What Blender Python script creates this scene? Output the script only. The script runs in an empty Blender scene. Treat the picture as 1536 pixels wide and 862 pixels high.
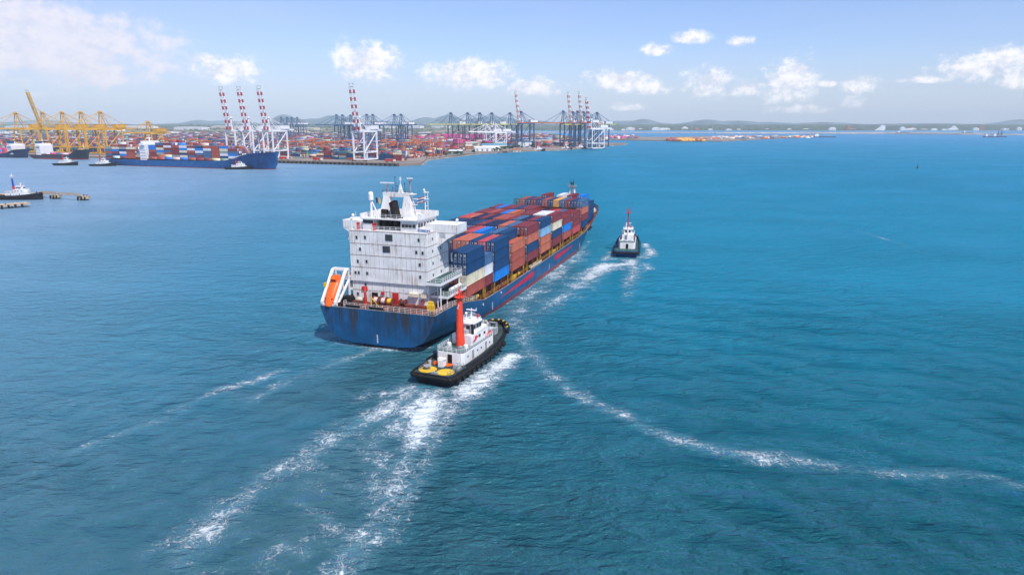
import bpy, math, random
import numpy as np
from mathutils import Vector, Matrix
R = math.radians
random.seed(7)
rng = np.random.default_rng(7)
scn = bpy.context.scene
col = scn.collection

# ------------------------------------------------------------------ camera, world, sun, exposure
F, H = 1024.0, 51.0
PIT = math.atan(244 / F)
cam_d = bpy.data.cameras.new('camera'); cam = bpy.data.objects.new('camera', cam_d); col.objects.link(cam)
cam_d.sensor_width = 36; cam_d.lens = 36 * F / 1536; cam_d.clip_start = 1; cam_d.clip_end = 60000
cam.location = (0, 0, H); cam.rotation_euler = (math.pi / 2 - PIT, 0, 0)
scn.camera = cam
SUN_EL, SUN_AZ = 55, 146           # azimuth clockwise from +Y
sd = bpy.data.lights.new('sun', 'SUN'); sun = bpy.data.objects.new('sun', sd); col.objects.link(sun)
sd.energy = 4.3; sd.angle = R(0.6); sd.color = (1, .96, .9)
sv = Vector((math.sin(R(SUN_AZ)) * math.cos(R(SUN_EL)), math.cos(R(SUN_AZ)) * math.cos(R(SUN_EL)), math.sin(R(SUN_EL))))
sun.rotation_euler = sv.to_track_quat('Z', 'Y').to_euler(); sun.location = (0, -50, 400)
scn.view_settings.view_transform = 'Standard'; scn.view_settings.look = 'None'
scn.view_settings.exposure = 0.2; scn.view_settings.gamma = 1
scn.cycles.use_denoising = True
scn.cycles.max_bounces = 5; scn.cycles.diffuse_bounces = 2; scn.cycles.glossy_bounces = 2
scn.cycles.transmission_bounces = 2; scn.cycles.volume_bounces = 0; scn.cycles.transparent_max_bounces = 4
scn.cycles.caustics_reflective = False; scn.cycles.caustics_refractive = False
scn.cycles.use_adaptive_sampling = True; scn.cycles.adaptive_threshold = 0.02

def ray(px, py):
    u = (px - 768) / F; v = (431 - py) / F
    return (u, math.cos(PIT) + v * math.sin(PIT), -math.sin(PIT) + v * math.cos(PIT))
def at(px, py, z=0.0):
    r = ray(px, py); k = (z - H) / r[2]
    return (r[0] * k, r[1] * k)
def azel(px, py):
    r = ray(px, py)
    return math.atan2(r[0], r[1]), math.atan2(r[2], math.hypot(r[0], r[1]))

world = bpy.data.worlds.new('World'); scn.world = world; world.use_nodes = True
class NT:
    """tiny node-tree helper"""
    def __init__(s, nt): s.nt = nt; s.L = nt.links
    def n(s, t, **kw):
        nd = s.nt.nodes.new(t)
        for k, v in kw.items(): setattr(nd, k, v)
        return nd
    def put(s, sock, v):
        if isinstance(v, bpy.types.NodeSocket): s.L.new(v, sock)
        elif v is not None:
            if isinstance(v, (tuple, list)) and len(v) == 3 and sock.type == 'RGBA': v = (*v, 1)
            sock.default_value = v
    def m(s, op, a, b=None, c=None, clamp=False):
        nd = s.n('ShaderNodeMath', operation=op, use_clamp=clamp)
        for i, v in enumerate((a, b, c)):
            if v is not None: s.put(nd.inputs[i], v)
        return nd.outputs[0]
    def ss(s, v, lo, hi, a=0.0, b=1.0):
        nd = s.n('ShaderNodeMapRange', interpolation_type='SMOOTHSTEP')
        for i, x in enumerate((v, lo, hi, a, b)): s.put(nd.inputs[i], x)
        return nd.outputs[0]
    def mix(s, f, a, b, bt='MIX'):
        nd = s.n('ShaderNodeMix', data_type='RGBA', blend_type=bt)
        s.put(nd.inputs[0], f); s.put(nd.inputs[6], a); s.put(nd.inputs[7], b)
        return nd.outputs[2]
    def noise(s, vec, scale, detail=4, rough=.55, dim='3D', dist=0.0):
        nd = s.n('ShaderNodeTexNoise', noise_dimensions=dim)
        s.put(nd.inputs['Vector'], vec); nd.inputs['Scale'].default_value = scale
        nd.inputs['Detail'].default_value = detail; nd.inputs['Roughness'].default_value = rough
        nd.inputs['Distortion'].default_value = dist
        return nd.outputs['Fac']
    def comb(s, x, y, z):
        nd = s.n('ShaderNodeCombineXYZ')
        for i, v in enumerate((x, y, z)): s.put(nd.inputs[i], v)
        return nd.outputs[0]
    def mapping(s, vec, scale=(1, 1, 1), rot=(0, 0, 0), loc=(0, 0, 0)):
        nd = s.n('ShaderNodeMapping'); s.put(nd.inputs[0], vec)
        nd.inputs['Location'].default_value = loc; nd.inputs['Rotation'].default_value = rot; nd.inputs['Scale'].default_value = scale
        return nd.outputs[0]

def build_world():
    w = NT(world.node_tree); world.node_tree.nodes.clear()
    out = w.n('ShaderNodeOutputWorld'); bg = w.n('ShaderNodeBackground')
    sky = w.n('ShaderNodeTexSky', sky_type='NISHITA', sun_disc=False, sun_elevation=R(SUN_EL), sun_rotation=R(SUN_AZ))
    sky.air_density = 1.0; sky.dust_density = 0.6; sky.ozone_density = 2.0; sky.altitude = 50
    tc = w.n('ShaderNodeTexCoord'); sx = w.n('ShaderNodeSeparateXYZ'); w.L.new(tc.outputs['Generated'], sx.inputs[0])
    az = w.m('ARCTAN2', sx.outputs[0], sx.outputs[1]); el = w.m('ARCSINE', sx.outputs[2])
    P = w.comb(w.m('MULTIPLY', az, 10), w.m('MULTIPLY', el, 13), 0.0)
    n1 = w.noise(P, 3.6, 8, .62); n2 = w.noise(P, 11.0, 6, .62); n3 = w.noise(P, .55, 3, .5)
    # cumulus puffs: (px, py, half width, half height, softness)
    puffs = [(552, 95, 50, 32), (562, 80, 20, 16), (705, 112, 68, 24), (705, 100, 26, 14), (800, 132, 44, 14), (930, 122, 50, 18), (975, 132, 34, 12),
             (1064, 125, 34, 20), (1120, 132, 30, 12), (1184, 123, 34, 32), (1196, 105, 20, 14), (1035, 57, 26, 10), (985, 75, 24, 10), (1108, 61, 18, 8),
             (1286, 128, 26, 12), (1275, 153, 16, 8), (1470, 103, 50, 18), (1505, 88, 30, 18), (1525, 122, 24, 12),
             (340, 105, 44, 20), (1243, 126, 14, 6), (940, 161, 26, 6), (1200, 165, 40, 7), (1385, 120, 26, 5)]
    cum = None; hgt = None
    for px, py, hw, hh in puffs:
        a0, e0 = azel(px, py); k = 1.55 / F
        dx = w.m('DIVIDE', w.m('SUBTRACT', az, a0), hw * k); dy = w.m('DIVIDE', w.m('SUBTRACT', el, e0), hh * k)
        d = w.m('SUBTRACT', 1.0, w.m('SQRT', w.m('ADD', w.m('MULTIPLY', dx, dx), w.m('MULTIPLY', dy, dy))))
        base = w.ss(dy, -1.0, -.35)      # flatter below
        d = w.m('MULTIPLY', d, base)
        cum = d if cum is None else w.m('MAXIMUM', cum, d)
    def lump(px, py, hw, hh):
        a0, e0 = azel(px, py); k = 1 / F
        dx = w.m('DIVIDE', w.m('SUBTRACT', az, a0), hw * k); dy = w.m('DIVIDE', w.m('SUBTRACT', el, e0), hh * k)
        return w.m('SUBTRACT', 1.0, w.m('SQRT', w.m('ADD', w.m('MULTIPLY', dx, dx), w.m('MULTIPLY', dy, dy))))
    nn = w.m('ADD', w.m('MULTIPLY', w.m('SUBTRACT', n1, .5), 1.7), w.m('MULTIPLY', w.m('SUBTRACT', n2, .5), .9))
    cf = w.ss(w.m('ADD', w.m('MULTIPLY', cum, 1.25), nn), .26, 1.05)
    cf = w.m('MULTIPLY', cf, w.ss(cum, -.15, .15))
    # shading of cumulus: bright tops, blue-grey undersides from the same billows
    shade = w.ss(w.m('ADD', n1, w.m('MULTIPLY', n2, .4)), .5, .85)
    # the broad veil of high cloud on the left
    v1 = w.m('MAXIMUM', lump(30, 60, 240, 62), lump(105, 108, 90, 26)); v1 = w.m('MAXIMUM', v1, lump(-220, 40, 330, 90))
    vf = w.ss(w.m('ADD', v1, w.m('ADD', w.m('MULTIPLY', w.m('SUBTRACT', n1, .5), 1.0), w.m('MULTIPLY', w.m('SUBTRACT', n3, .5), .8))), .08, .5)
    vf = w.m('MULTIPLY', vf, w.ss(w.m('ADD', lump(45, 128, 75, 26), w.m('MULTIPLY', w.m('SUBTRACT', n2, .5), 1.2)), .55, .1, .45, 1.0))
    # thin hazy veil everywhere, streaked
    Ps = w.comb(w.m('MULTIPLY', az, 3), w.m('MULTIPLY', el, 16), 3.0)
    st = w.ss(w.noise(Ps, 1.3, 5, .6), .35, .8)
    leftv = w.ss(az, .1, -.9)
    thin = w.m('ADD', w.m('MULTIPLY', st, .16), w.m('MULTIPLY', leftv, .3), clamp=True)
    # high sky outside the picture: scattered cloud for natural reflections
    hi = w.m('MULTIPLY', w.ss(n3, .5, .75), w.ss(el, .25, .5, 0.0, .5))
    tint = w.mix(1.0, sky.outputs[0], SKY_TINT, 'MULTIPLY')
    c = w.mix(thin, tint, (5.3, 5.6, 6.9))
    c = w.mix(w.ss(el, .11, .0, 0.0, .6), c, (5.1, 5.85, 7.4))
    c = w.mix(hi, c, (5.0, 5.4, 6.3))
    c = w.mix(w.m('MULTIPLY', vf, .85), c, w.mix(shade, (6.5, 6.6, 7.8), (7.9, 7.6, 8.3)))
    c = w.mix(w.m('MULTIPLY', cf, .95), c, w.mix(shade, (6.2, 6.5, 7.7), (9.6, 9.4, 9.5)))
    w.L.new(c, bg.inputs[0]); bg.inputs[1].default_value = 0.105
    w.L.new(bg.outputs[0], out.inputs[0])
SKY_TINT = (1.0, 1.07, 1.40)
build_world()

# ------------------------------------------------------------------ helpers
def tag(o, label=None, cat=None, group=None, kind=None):
    if label: o['label'] = label
    if cat: o['category'] = cat
    if group: o['group'] = group
    if kind: o['kind'] = kind
    return o
def empty(name, loc, rz=0, label=None, cat=None, group=None):
    o = bpy.data.objects.new(name, None); o.empty_display_size = 2; col.objects.link(o)
    o.location = loc; o.rotation_euler = (0, 0, rz)
    return tag(o, label, cat, group)
def copy_tree(o, kids, parent=None):
    c = o.copy(); col.objects.link(c)
    if parent is not None: c.parent = parent
    for ch in kids.get(o.name, ()): copy_tree(ch, kids, c)
    return c
def kids_map():
    k = {}
    for o in bpy.data.objects:
        if o.parent: k.setdefault(o.parent.name, []).append(o)
    return k
def dup(root, loc, rz, label, group=None, kids=None):
    kids = kids or subtree(root)
    c = copy_tree(root, kids); c.location = loc; c.rotation_euler = (0, 0, rz)
    c['label'] = label
    if group: c['group'] = group
    return c
def subtree(root):
    k = {}; todo = [root]
    while todo:
        o = todo.pop(); k[o.name] = list(o.children); todo += k[o.name]
    return k

class MB:
    """collects shapes; build() links them as one mesh object"""
    def __init__(s): s.v = []; s.f = []; s.mi = []; s.cur = 0; s.sm = []
    def mat(s, i): s.cur = i; return s
    def add(s, vs, fs, smooth=False):
        b = len(s.v); s.v += [tuple(x) for x in vs]
        for f in fs: s.f.append(tuple(b + i for i in f)); s.mi.append(s.cur); s.sm.append(smooth)
        return s
    def box(s, x0, x1, y0, y1, z0, z1):
        return s.add([(x0, y0, z0), (x1, y0, z0), (x1, y1, z0), (x0, y1, z0), (x0, y0, z1), (x1, y0, z1), (x1, y1, z1), (x0, y1, z1)],
                     [(0, 3, 2, 1), (4, 5, 6, 7), (0, 1, 5, 4), (1, 2, 6, 5), (2, 3, 7, 6), (3, 0, 4, 7)])
    def cbox(s, c, d): return s.box(c[0] - d[0] / 2, c[0] + d[0] / 2, c[1] - d[1] / 2, c[1] + d[1] / 2, c[2] - d[2] / 2, c[2] + d[2] / 2)
    def beam(s, p, q, w, h=None, w2=None, h2=None):
        h = h or w; w2 = w2 or w; h2 = h2 or h
        p = Vector(p); q = Vector(q); d = (q - p)
        if d.length < 1e-6: return s
        d.normalize(); up = Vector((0, 0, 1)) if abs(d.z) < .95 else Vector((0, 1, 0))
        sd_ = d.cross(up).normalized(); up = sd_.cross(d).normalized()
        vs = []
        for c, a, b in ((p, w / 2, h / 2), (q, w2 / 2, h2 / 2)):
            vs += [c - sd_ * a - up * b, c + sd_ * a - up * b, c + sd_ * a + up * b, c - sd_ * a + up * b]
        return s.add(vs, [(0, 3, 2, 1), (4, 5, 6, 7), (0, 1, 5, 4), (1, 2, 6, 5), (2, 3, 7, 6), (3, 0, 4, 7)])
    def tube(s, p, q, r0, r1=None, n=10, caps=True):
        r1 = r0 if r1 is None else r1
        p = Vector(p); q = Vector(q); d = (q - p).normalized()
        up = Vector((0, 0, 1)) if abs(d.z) < .95 else Vector((1, 0, 0))
        a = d.cross(up).normalized(); b = d.cross(a).normalized(); vs = []
        for c, r in ((p, r0), (q, r1)):
            for i in range(n):
                t = 2 * math.pi * i / n; vs.append(c + a * math.cos(t) * r + b * math.sin(t) * r)
        s.add(vs, [(i, (i + 1) % n, n + (i + 1) % n, n + i) for i in range(n)], True)
        if caps: s.add(vs[:n], [tuple(range(n))]); s.add(vs[n:], [tuple(reversed(range(n)))])
        return s
    def ring(s, c, ax, r, th, n=12, m=6):
        c = Vector(c); ax = Vector(ax).normalized(); up = Vector((0, 0, 1)) if abs(ax.z) < .9 else Vector((1, 0, 0))
        a = ax.cross(up).normalized(); b = ax.cross(a).normalized(); vs = []
        for i in range(n):
            t = 2 * math.pi * i / n; dr = a * math.cos(t) + b * math.sin(t)
            for j in range(m):
                u = 2 * math.pi * j / m; vs.append(c + dr * (r + th * math.cos(u)) + ax * th * math.sin(u))
        return s.add(vs, [(i * m + j, ((i + 1) % n) * m + j, ((i + 1) % n) * m + (j + 1) % m, i * m + (j + 1) % m) for i in range(n) for j in range(m)], True)
    def prism(s, poly, z0, z1):
        n = len(poly)
        zs0 = z0 if isinstance(z0, (list, tuple)) else [z0] * n; zs1 = z1 if isinstance(z1, (list, tuple)) else [z1] * n
        vs = [(x, y, z) for (x, y), z in zip(poly, zs0)] + [(x, y, z) for (x, y), z in zip(poly, zs1)]
        return s.add(vs, [tuple(reversed(range(n))), tuple(range(n, 2 * n))] + [(i, (i + 1) % n, n + (i + 1) % n, n + i) for i in range(n)])
    def loft(s, rings, closed=True, smooth=True, cap=True):
        n = len(rings[0]); vs = [p for r_ in rings for p in r_]; fs = []
        for i in range(len(rings) - 1):
            for j in range(n if closed else n - 1):
                k = (j + 1) % n; fs.append((i * n + j, i * n + k, (i + 1) * n + k, (i + 1) * n + j))
        s.add(vs, fs, smooth)
        if cap and closed: s.add(rings[0], [tuple(reversed(range(n)))]); s.add(rings[-1], [tuple(range(n))])
        return s
    def ball(s, c, r, n=10, m=6, zs=1.0):
        rings = []
        for i in range(m + 1):
            t = math.pi * i / m - math.pi / 2; rr = max(r * math.cos(t), r * .02)
            rings.append([(c[0] + rr * math.cos(2 * math.pi * j / n), c[1] + rr * math.sin(2 * math.pi * j / n), c[2] + r * zs * math.sin(t)) for j in range(n)])
        return s.loft(rings)
    def rail(s, pts, h=1.1, th=.07, step=1.6, bars=3):
        for a, b in zip(pts, pts[1:]):
            a = Vector(a); b = Vector(b); L = (b - a).length; n = max(1, round(L / step))
            for i in range(n + 1):
                p = a.lerp(b, i / n); s.beam(p, p + Vector((0, 0, h)), th)
            for k in range(bars):
                z = Vector((0, 0, h * (k + 1) / bars)); s.beam(a + z, b + z, th * .8)
        return s
    def build(s, name, mats, parent=None, loc=None):
        me = bpy.data.meshes.new(name); me.from_pydata(s.v, [], s.f)
        mats = mats if isinstance(mats, (list, tuple)) else [mats]
        for m_ in mats: me.materials.append(m_)
        if len(mats) > 1: me.polygons.foreach_set('material_index', s.mi)
        if any(s.sm): me.polygons.foreach_set('use_smooth', s.sm)
        me.update()
        o = bpy.data.objects.new(name, me); col.objects.link(o)
        if parent is not None: o.parent = parent
        if loc: o.location = loc
        return o

def paint(name, c, rough=.5, vary=.12, scale=.5, streak=0.0, streakc=(.16, .06, .025), metal=0.0, bump=0.0, fine=.06, spec=.25, szone=(3.2, 3.2, .12)):
    m = bpy.data.materials.new(name); m.use_nodes = True; t = NT(m.node_tree); b = m.node_tree.nodes['Principled BSDF']
    tc = t.n('ShaderNodeTexCoord').outputs['Object']
    n = t.noise(tc, scale, 5, .6); n2 = t.noise(tc, scale * 9, 3, .6)
    dark = tuple(x * (1 - vary * 2.2) for x in c); lite = tuple(min(1, x * (1 + vary)) for x in c)
    cc = t.mix(t.ss(n, .3, .7), dark, lite)
    cc = t.mix(t.m('MULTIPLY', t.ss(n2, .45, .8), fine * 4), cc, tuple(x * .6 for x in c))
    if streak:
        s1 = t.noise(t.mapping(tc, scale=szone), 1.0, 6, .65)
        s2 = t.noise(tc, .22, 3, .5)
        f = t.m('MULTIPLY', t.ss(t.m('ADD', s1, t.m('MULTIPLY', t.m('SUBTRACT', s2, .5), .7)), .56, .74), streak)
        cc = t.mix(f, cc, streakc)
    t.L.new(cc, b.inputs['Base Color']); b.inputs['Metallic'].default_value = metal
    b.inputs['Specular IOR Level'].default_value = spec
    t.L.new(t.ss(n2, .2, .9, rough * .8, min(1, rough * 1.25)), b.inputs['Roughness'])
    if bump:
        bp = t.n('ShaderNodeBump'); bp.inputs['Distance'].default_value = bump; t.L.new(n, bp.inputs['Height']); t.L.new(bp.outputs[0], b.inputs['Normal'])
    return m

M = {}
M['ship_white'] = paint('ship white paint', (.77, .765, .76), .45, .06, .35, .65, (.34, .20, .12), fine=.04)
M['white'] = paint('white paint', (.80, .80, .81), .45, .04, .5, .25, (.4, .27, .18), fine=.02)
M['seam'] = paint('rusty seam', (.36, .25, .2), .7, .3, 1.5)
M['glass'] = paint('dark window glass', (.02, .025, .03), .12, .1, 1, spec=.6)
M['black'] = paint('black paint', (.012, .012, .014), .5, .2, .8)
M['soot'] = paint('sooty steel', (.018, .014, .014), .7, .3, .8)
M['rust'] = paint('rusty steel', (.14, .055, .04), .75, .3, .8)
M['deck_red'] = paint('red oxide deck', (.20, .045, .035), .65, .25, .5, .4, (.08, .03, .02))
M['deck_green'] = paint('green deck', (.03, .10, .09), .6, .2, .6)
M['deck_dark'] = paint('dark deck', (.045, .07, .07), .7, .25, .6)
M['yellow'] = paint('yellow paint', (.75, .47, .03), .5, .1, .8)
M['red'] = paint('red paint', (.55, .03, .025), .5, .1, .8)
M['orange'] = paint('orange grp', (.85, .13, .02), .4, .06, .6)
M['tower_red'] = paint('vermilion funnel paint', (.80, .07, .035), .42, .05, .4)
M['rubber'] = paint('rubber', (.014, .014, .015), .8, .25, 2)
M['steel'] = paint('grey steel', (.30, .31, .32), .5, .15, 1)
M['grey'] = paint('grey paint', (.42, .44, .46), .55, .12, .6)
M['cream'] = paint('cream canvas', (.70, .62, .48), .6, .1, .8)
M['pinkwhite'] = paint('chalky drum', (.7, .55, .5), .6, .1, 1)
M['swoosh'] = paint('crimson mark', (.52, .012, .05), .5, .08, .6)
M['concrete'] = paint('concrete', (.36, .33, .30), .85, .15, .12, .25, (.16, .13, .11))
M['quay_face'] = paint('weathered quay face', (.15, .13, .12), .9, .25, .4)
M['white_roof'] = paint('white roof sheet', (.72, .72, .72), .5, .06, .05)
M['blue_roof'] = paint('blue roof sheet', (.10, .30, .40), .5, .08, .05)
M['tan_wall'] = paint('tan render', (.62, .54, .44), .8, .08, .1)
M['brown_roof'] = paint('terracotta roof', (.40, .15, .07), .8, .12, .2)
M['crane_yellow'] = paint('crane yellow', (.72, .40, .06), .5, .1, .15)
M['crane_blue'] = paint('crane blue', (.035, .11, .24), .5, .1, .15)
M['crane_orange'] = paint('crane orange', (.55, .14, .05), .5, .1, .15)
M['crane_white'] = paint('crane white', (.80, .80, .82), .5, .05, .15)
M['crane_red'] = paint('crane red band', (.50, .035, .05), .5, .1, .15)
M['crane_pink'] = paint('faded salmon', (.66, .30, .24), .5, .1, .15)
M['crane_lime'] = paint('crane pale yellow', (.62, .62, .20), .5, .1, .15)
M['leafA'] = paint('leaf green', (.06, .11, .035), .7, .25, .5)
M['leafB'] = paint('leaf dark green', (.035, .075, .03), .7, .25, .5)
M['bark'] = paint('bark', (.10, .075, .05), .9, .2, 1)
M['blue_tarp'] = paint('blue panel', (.03, .12, .32), .5, .1, .8)
M['awning'] = paint('navy awning', (.03, .04, .16), .6, .1, .8)

# ------------------------------------------------------------------ sea
def poly_dist(X, Y, pts, widths, vals):
    """distance-based mask round a polyline in world metres; returns max of val*(1-d/w)"""
    out = np.zeros_like(X)
    for i in range(len(pts) - 1):
        (x0, y0), (x1, y1) = pts[i], pts[i + 1]
        dx, dy = x1 - x0, y1 - y0; L2 = dx * dx + dy * dy + 1e-9
        t = np.clip(((X - x0) * dx + (Y - y0) * dy) / L2, 0, 1)
        d = np.hypot(X - x0 - t * dx, Y - y0 - t * dy)
        w = widths[i] * (1 - t) + widths[i + 1] * t; v = vals[i] * (1 - t) + vals[i + 1] * t
        out = np.maximum(out, v * np.clip(1 - d / w, 0, 1))
    return out
def line(P, W, V, z=0):
    pts = [at(*p) for p in P]
    W = W if isinstance(W, list) else [W] * len(pts); V = V if isinstance(V, list) else [V] * len(pts)
    return pts, W, V
def axis(a, b, step, lo, hi, g=1.12):
    xs = list(np.arange(a, b + step * .5, step)); s = step; x = xs[-1]
    while x < hi: s = min(s * g, 1500); x += s; xs.append(x)
    s = step; x = xs[0]
    while x > lo: s = min(s * g, 1500); x -= s; xs.insert(0, x)
    return np.array(xs)
def build_sea():
    xs = axis(-120, 150, .8, -15000, 15000); ys = axis(66, 300, .8, -3000, 15500)
    X, Y = np.meshgrid(xs, ys); ny, nx = X.shape
    foam = np.zeros_like(X)
    churn_l = [(600, 625), (560, 660), (520, 700), (480, 740), (440, 790), (400, 860)]
    foamlines = [
        # near tug: left edge of the wake, right edge, bright prop wash and its flanks
        line([(622, 588), (575, 618), (525, 645), (470, 675), (419, 698), (375, 740), (339, 771), (300, 800), (275, 822), (262, 875)], [3, 4, 4.5, 4.5, 4, 4, 4, 4, 4, 4], [.78, .76, .66, .6, .56, .54, .56, .56, .54, .45]),
        line([(655, 590), (636, 622), (628, 655), (604, 700), (578, 758), (545, 800), (515, 850), (505, 880)], [3.2, 3.6, 3.2, 3, 2.8, 2.8, 3, 3], [1.2, 1.25, .85, .65, .6, .65, .6, .5]),
        line([(640, 590), (610, 620), (590, 640), (560, 665), (545, 690)], [2.5, 3, 3, 3, 3], [1.1, .9, .7, .55, .5]),
        line([(600, 640), (620, 655)], 2.0, .7), line([(545, 655), (585, 690), (600, 720)], 2.2, .55), line([(470, 690), (520, 715), (575, 735)], 1.8, .4),
        line([(575, 690), (560, 720), (560, 750)], 2.4, .6), line([(460, 720), (500, 750), (540, 745)], 2, .4),
        line([(767, 535), (735, 562), (700, 585), (680, 610), (655, 650), (640, 690), (615, 740), (580, 790), (540, 850)], [2.6, 3.8, 4.6, 4, 3, 3, 2.6, 2.4, 2.4], [1.15, 1.2, 1.1, .75, .6, .55, .5, .5, .45]),
        line([(612, 580), (585, 590), (560, 585), (540, 600)], [3, 3, 3, 3], [.7, .55, .5, .4]),
        line([(648, 535), (662, 520), (655, 548)], 1.6, .5),
        line([(500, 665), (535, 672), (575, 700), (590, 735)], [1.6, 2, 2, 1.6], [.45, .6, .55, .4]), line([(455, 705), (500, 712), (545, 740), (562, 775)], [1.6, 2, 2, 1.6], [.42, .55, .5, .4]),
        line([(400, 745), (450, 752), (500, 785), (530, 820)], [1.6, 2, 2, 1.6], [.4, .5, .45, .35]), line([(560, 625), (590, 632), (612, 655)], 1.8, .6), line([(350, 800), (400, 800), (460, 835)], 1.8, .4),
        line(churn_l, [7, 10, 12, 13, 14, 14], [.56, .46, .40, .34, .30, .26]),
        line([(860, 395), (820, 425), (785, 470), (775, 500)], [8, 9, 9, 8], [.42, .42, .42, .4]),
        # stern line of the big ship and its diverging wake
        line([(505, 514), (540, 518), (580, 523), (620, 524), (640, 521)], [1.2, 1.8, 2.0, 1.8, 1.2], [.7, .95, .95, .8, .6]),
        line([(560, 524), (520, 540), (470, 556), (430, 573), (380, 598)], [2, 2.6, 2.6, 2.4, 2.2], [.7, .6, .5, .5, .45]),
        line([(425, 556), (395, 566), (360, 576), (325, 586), (280, 606), (238, 628), (190, 645), (140, 664), (60, 700)], 1.8, [.52, .62, .55, .5, .42, .42, .56, .45, .3]),
        line([(1150, 318), (1240, 335), (1310, 352), (1395, 382)], [1.6, 2, 2, 1.5], .36),
        line([(690, 492), (735, 468), (790, 434), (835, 404), (870, 378), (884, 362)], [1.0, 1.1, 1.2, 1.4, 1.8, 1.4], [.6, .6, .62, .66, .72, .5]),
        # starboard side turbulence
        line([(876, 376), (860, 392), (835, 412), (800, 440), (780, 462), (772, 488)], [4, 5, 6, 6, 6, 6], [.6, .58, .58, .58, .58, .6]),
        line([(945, 396), (915, 398), (890, 408), (868, 428), (835, 452), (800, 472), (780, 490)], [4, 6, 6, 6, 6, 6, 5], [1.0, 1.15, .95, .62, .55, .5, .45]),
        line([(945, 390), (950, 402), (945, 425), (938, 450)], [4.5, 4.5, 3.0, 2.5], [1.1, .8, .55, .4]),
        line([(920, 388), (906, 390), (918, 378)], [3, 2.5, 2], .75), line([(962, 386), (978, 380), (968, 366)], [4, 3, 2], .9), line([(965, 395), (972, 402)], 3, .7),
        line([(778, 486), (790, 515), (808, 545), (838, 572), (878, 600), (935, 622), (1000, 655), (1062, 672), (1130, 684), (1200, 690), (1290, 705), (1400, 712), (1470, 712), (1525, 728), (1600, 740)],
             [3.6, 3.4, 3.2, 3, 2.9, 2.8, 2.6, 2.5, 2.6, 2.4, 2.3, 2.2, 2.2, 2.3, 2.3], [.54, .5, .54, .56, .58, .54, .55, .58, .68, .6, .57, .5, .56, .6, .56]),
        # far: streaks behind the escorting tugs
        line([(352, 255), (320, 258), (270, 261)], [6, 5, 4], [1.4, 1.2, .9]), line([(125, 251), (100, 252), (70, 252)], 5, 1.1),
        line([(135, 249), (110, 250)], 3, .7),
    ]
    near = (X > -560) & (X < 260) & (Y > 55) & (Y < 960)
    xi, yi = X[near], Y[near]; fo = np.zeros_like(xi)
    for pts, W, V in foamlines: fo = np.maximum(fo, poly_dist(xi, yi, pts, [w_ * 1.6 for w_ in W], V))
    foam[near] = fo
    calm = np.zeros_like(X); ca = np.zeros_like(xi)
    for pts, W, V in [line([(630, 590), (560, 660), (500, 730), (440, 800), (400, 880)], [7, 11, 14, 15, 15], 1.2),
                      line([(590, 530), (520, 580), (430, 640), (300, 720), (100, 820)], [14, 18, 20, 22, 22], .9),
                      line([(700, 500), (790, 450), (860, 400)], [9, 11, 9], 1.0), line([(800, 520), (900, 600), (1050, 655), (1250, 680), (1500, 700)], [10, 16, 18, 20, 20], .75)]:
        ca = np.maximum(ca, poly_dist(xi, yi, pts, [w_ * 1.3 for w_ in W], V))
    calm[near] = np.clip(ca, 0, 1)
    murk = np.zeros_like(X); mu = np.zeros_like(xi)
    for pts, W, V in [line([(600, 535), (520, 580), (440, 600)], [12, 14, 10], 1.0), line([(560, 660), (470, 760), (400, 840), (380, 900)], [6, 11, 13, 13], 1.0),
                      line([(690, 500), (760, 470), (850, 400)], [10, 12, 8], .9)]:
        mu = np.maximum(mu, poly_dist(xi, yi, pts, [w_ * 1.3 for w_ in W], V))
    murk[near] = np.clip(mu, 0, 1)
    # real wave relief: swell plus turbulence in the wakes
    Z = np.zeros_like(X); r2 = np.random.default_rng(3)
    for k in range(26):
        lam = r2.uniform(3.5, 15); th = R(r2.normal(250, 34)); ph = r2.uniform(0, 6.28); amp = .0022 * lam
        Z += amp * np.sin((X * math.cos(th) + Y * math.sin(th)) * 2 * math.pi / lam + ph)
    Zt = np.zeros_like(X)
    for k in range(18):
        lam = r2.uniform(2.8, 9); th = r2.uniform(0, 6.28); ph = r2.uniform(0, 6.28)
        Zt += .02 * np.sin((X * math.cos(th) + Y * math.sin(th)) * 2 * math.pi / lam + ph + .9 * np.sin(X * .21 + Y * .17 + k))
    fall = np.clip((285 - np.hypot(X, Y)) / 150, 0, 1) * np.clip(1 - (66 - Y) / 10, 0, 1) * np.clip((148 - X) / 30, 0, 1) * np.clip((X + 118) / 30, 0, 1)
    Z = (Z * (1 - .45 * calm) + Zt * np.clip(foam * 1.2 + calm * .35, 0, 1.2) + .10 * foam) * fall
    me = bpy.data.meshes.new('sea')
    vs = np.stack([X, Y, Z], -1).reshape(-1, 3).astype(np.float32)
    idx = np.arange(nx * ny).reshape(ny, nx)
    fs = np.stack([idx[:-1, :-1], idx[:-1, 1:], idx[1:, 1:], idx[1:, :-1]], -1).reshape(-1, 4)
    me.vertices.add(len(vs)); me.vertices.foreach_set('co', vs.ravel())
    me.loops.add(fs.size); me.loops.foreach_set('vertex_index', fs.ravel().astype(np.int32))
    me.polygons.add(len(fs)); me.polygons.foreach_set('loop_start', (np.arange(len(fs)) * 4).astype(np.int32))
    me.polygons.foreach_set('use_smooth', np.ones(len(fs), bool)); me.update(calc_edges=True)
    for nm, arr in (('foam', foam), ('calm', calm), ('murk', murk)):
        a = me.attributes.new(nm, 'FLOAT', 'POINT'); a.data.foreach_set('value', arr.ravel().astype(np.float32))
    m = bpy.data.materials.new('sea water'); m.use_nodes = True; t = NT(m.node_tree); b = m.node_tree.nodes['Principled BSDF']
    P = t.n('ShaderNodeTexCoord').outputs['Object']
    def attr(nm): return t.n('ShaderNodeAttribute', attribute_name=nm).outputs['Fac']
    fo_, ca_, mu_ = attr('foam'), attr('calm'), attr('murk')
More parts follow.
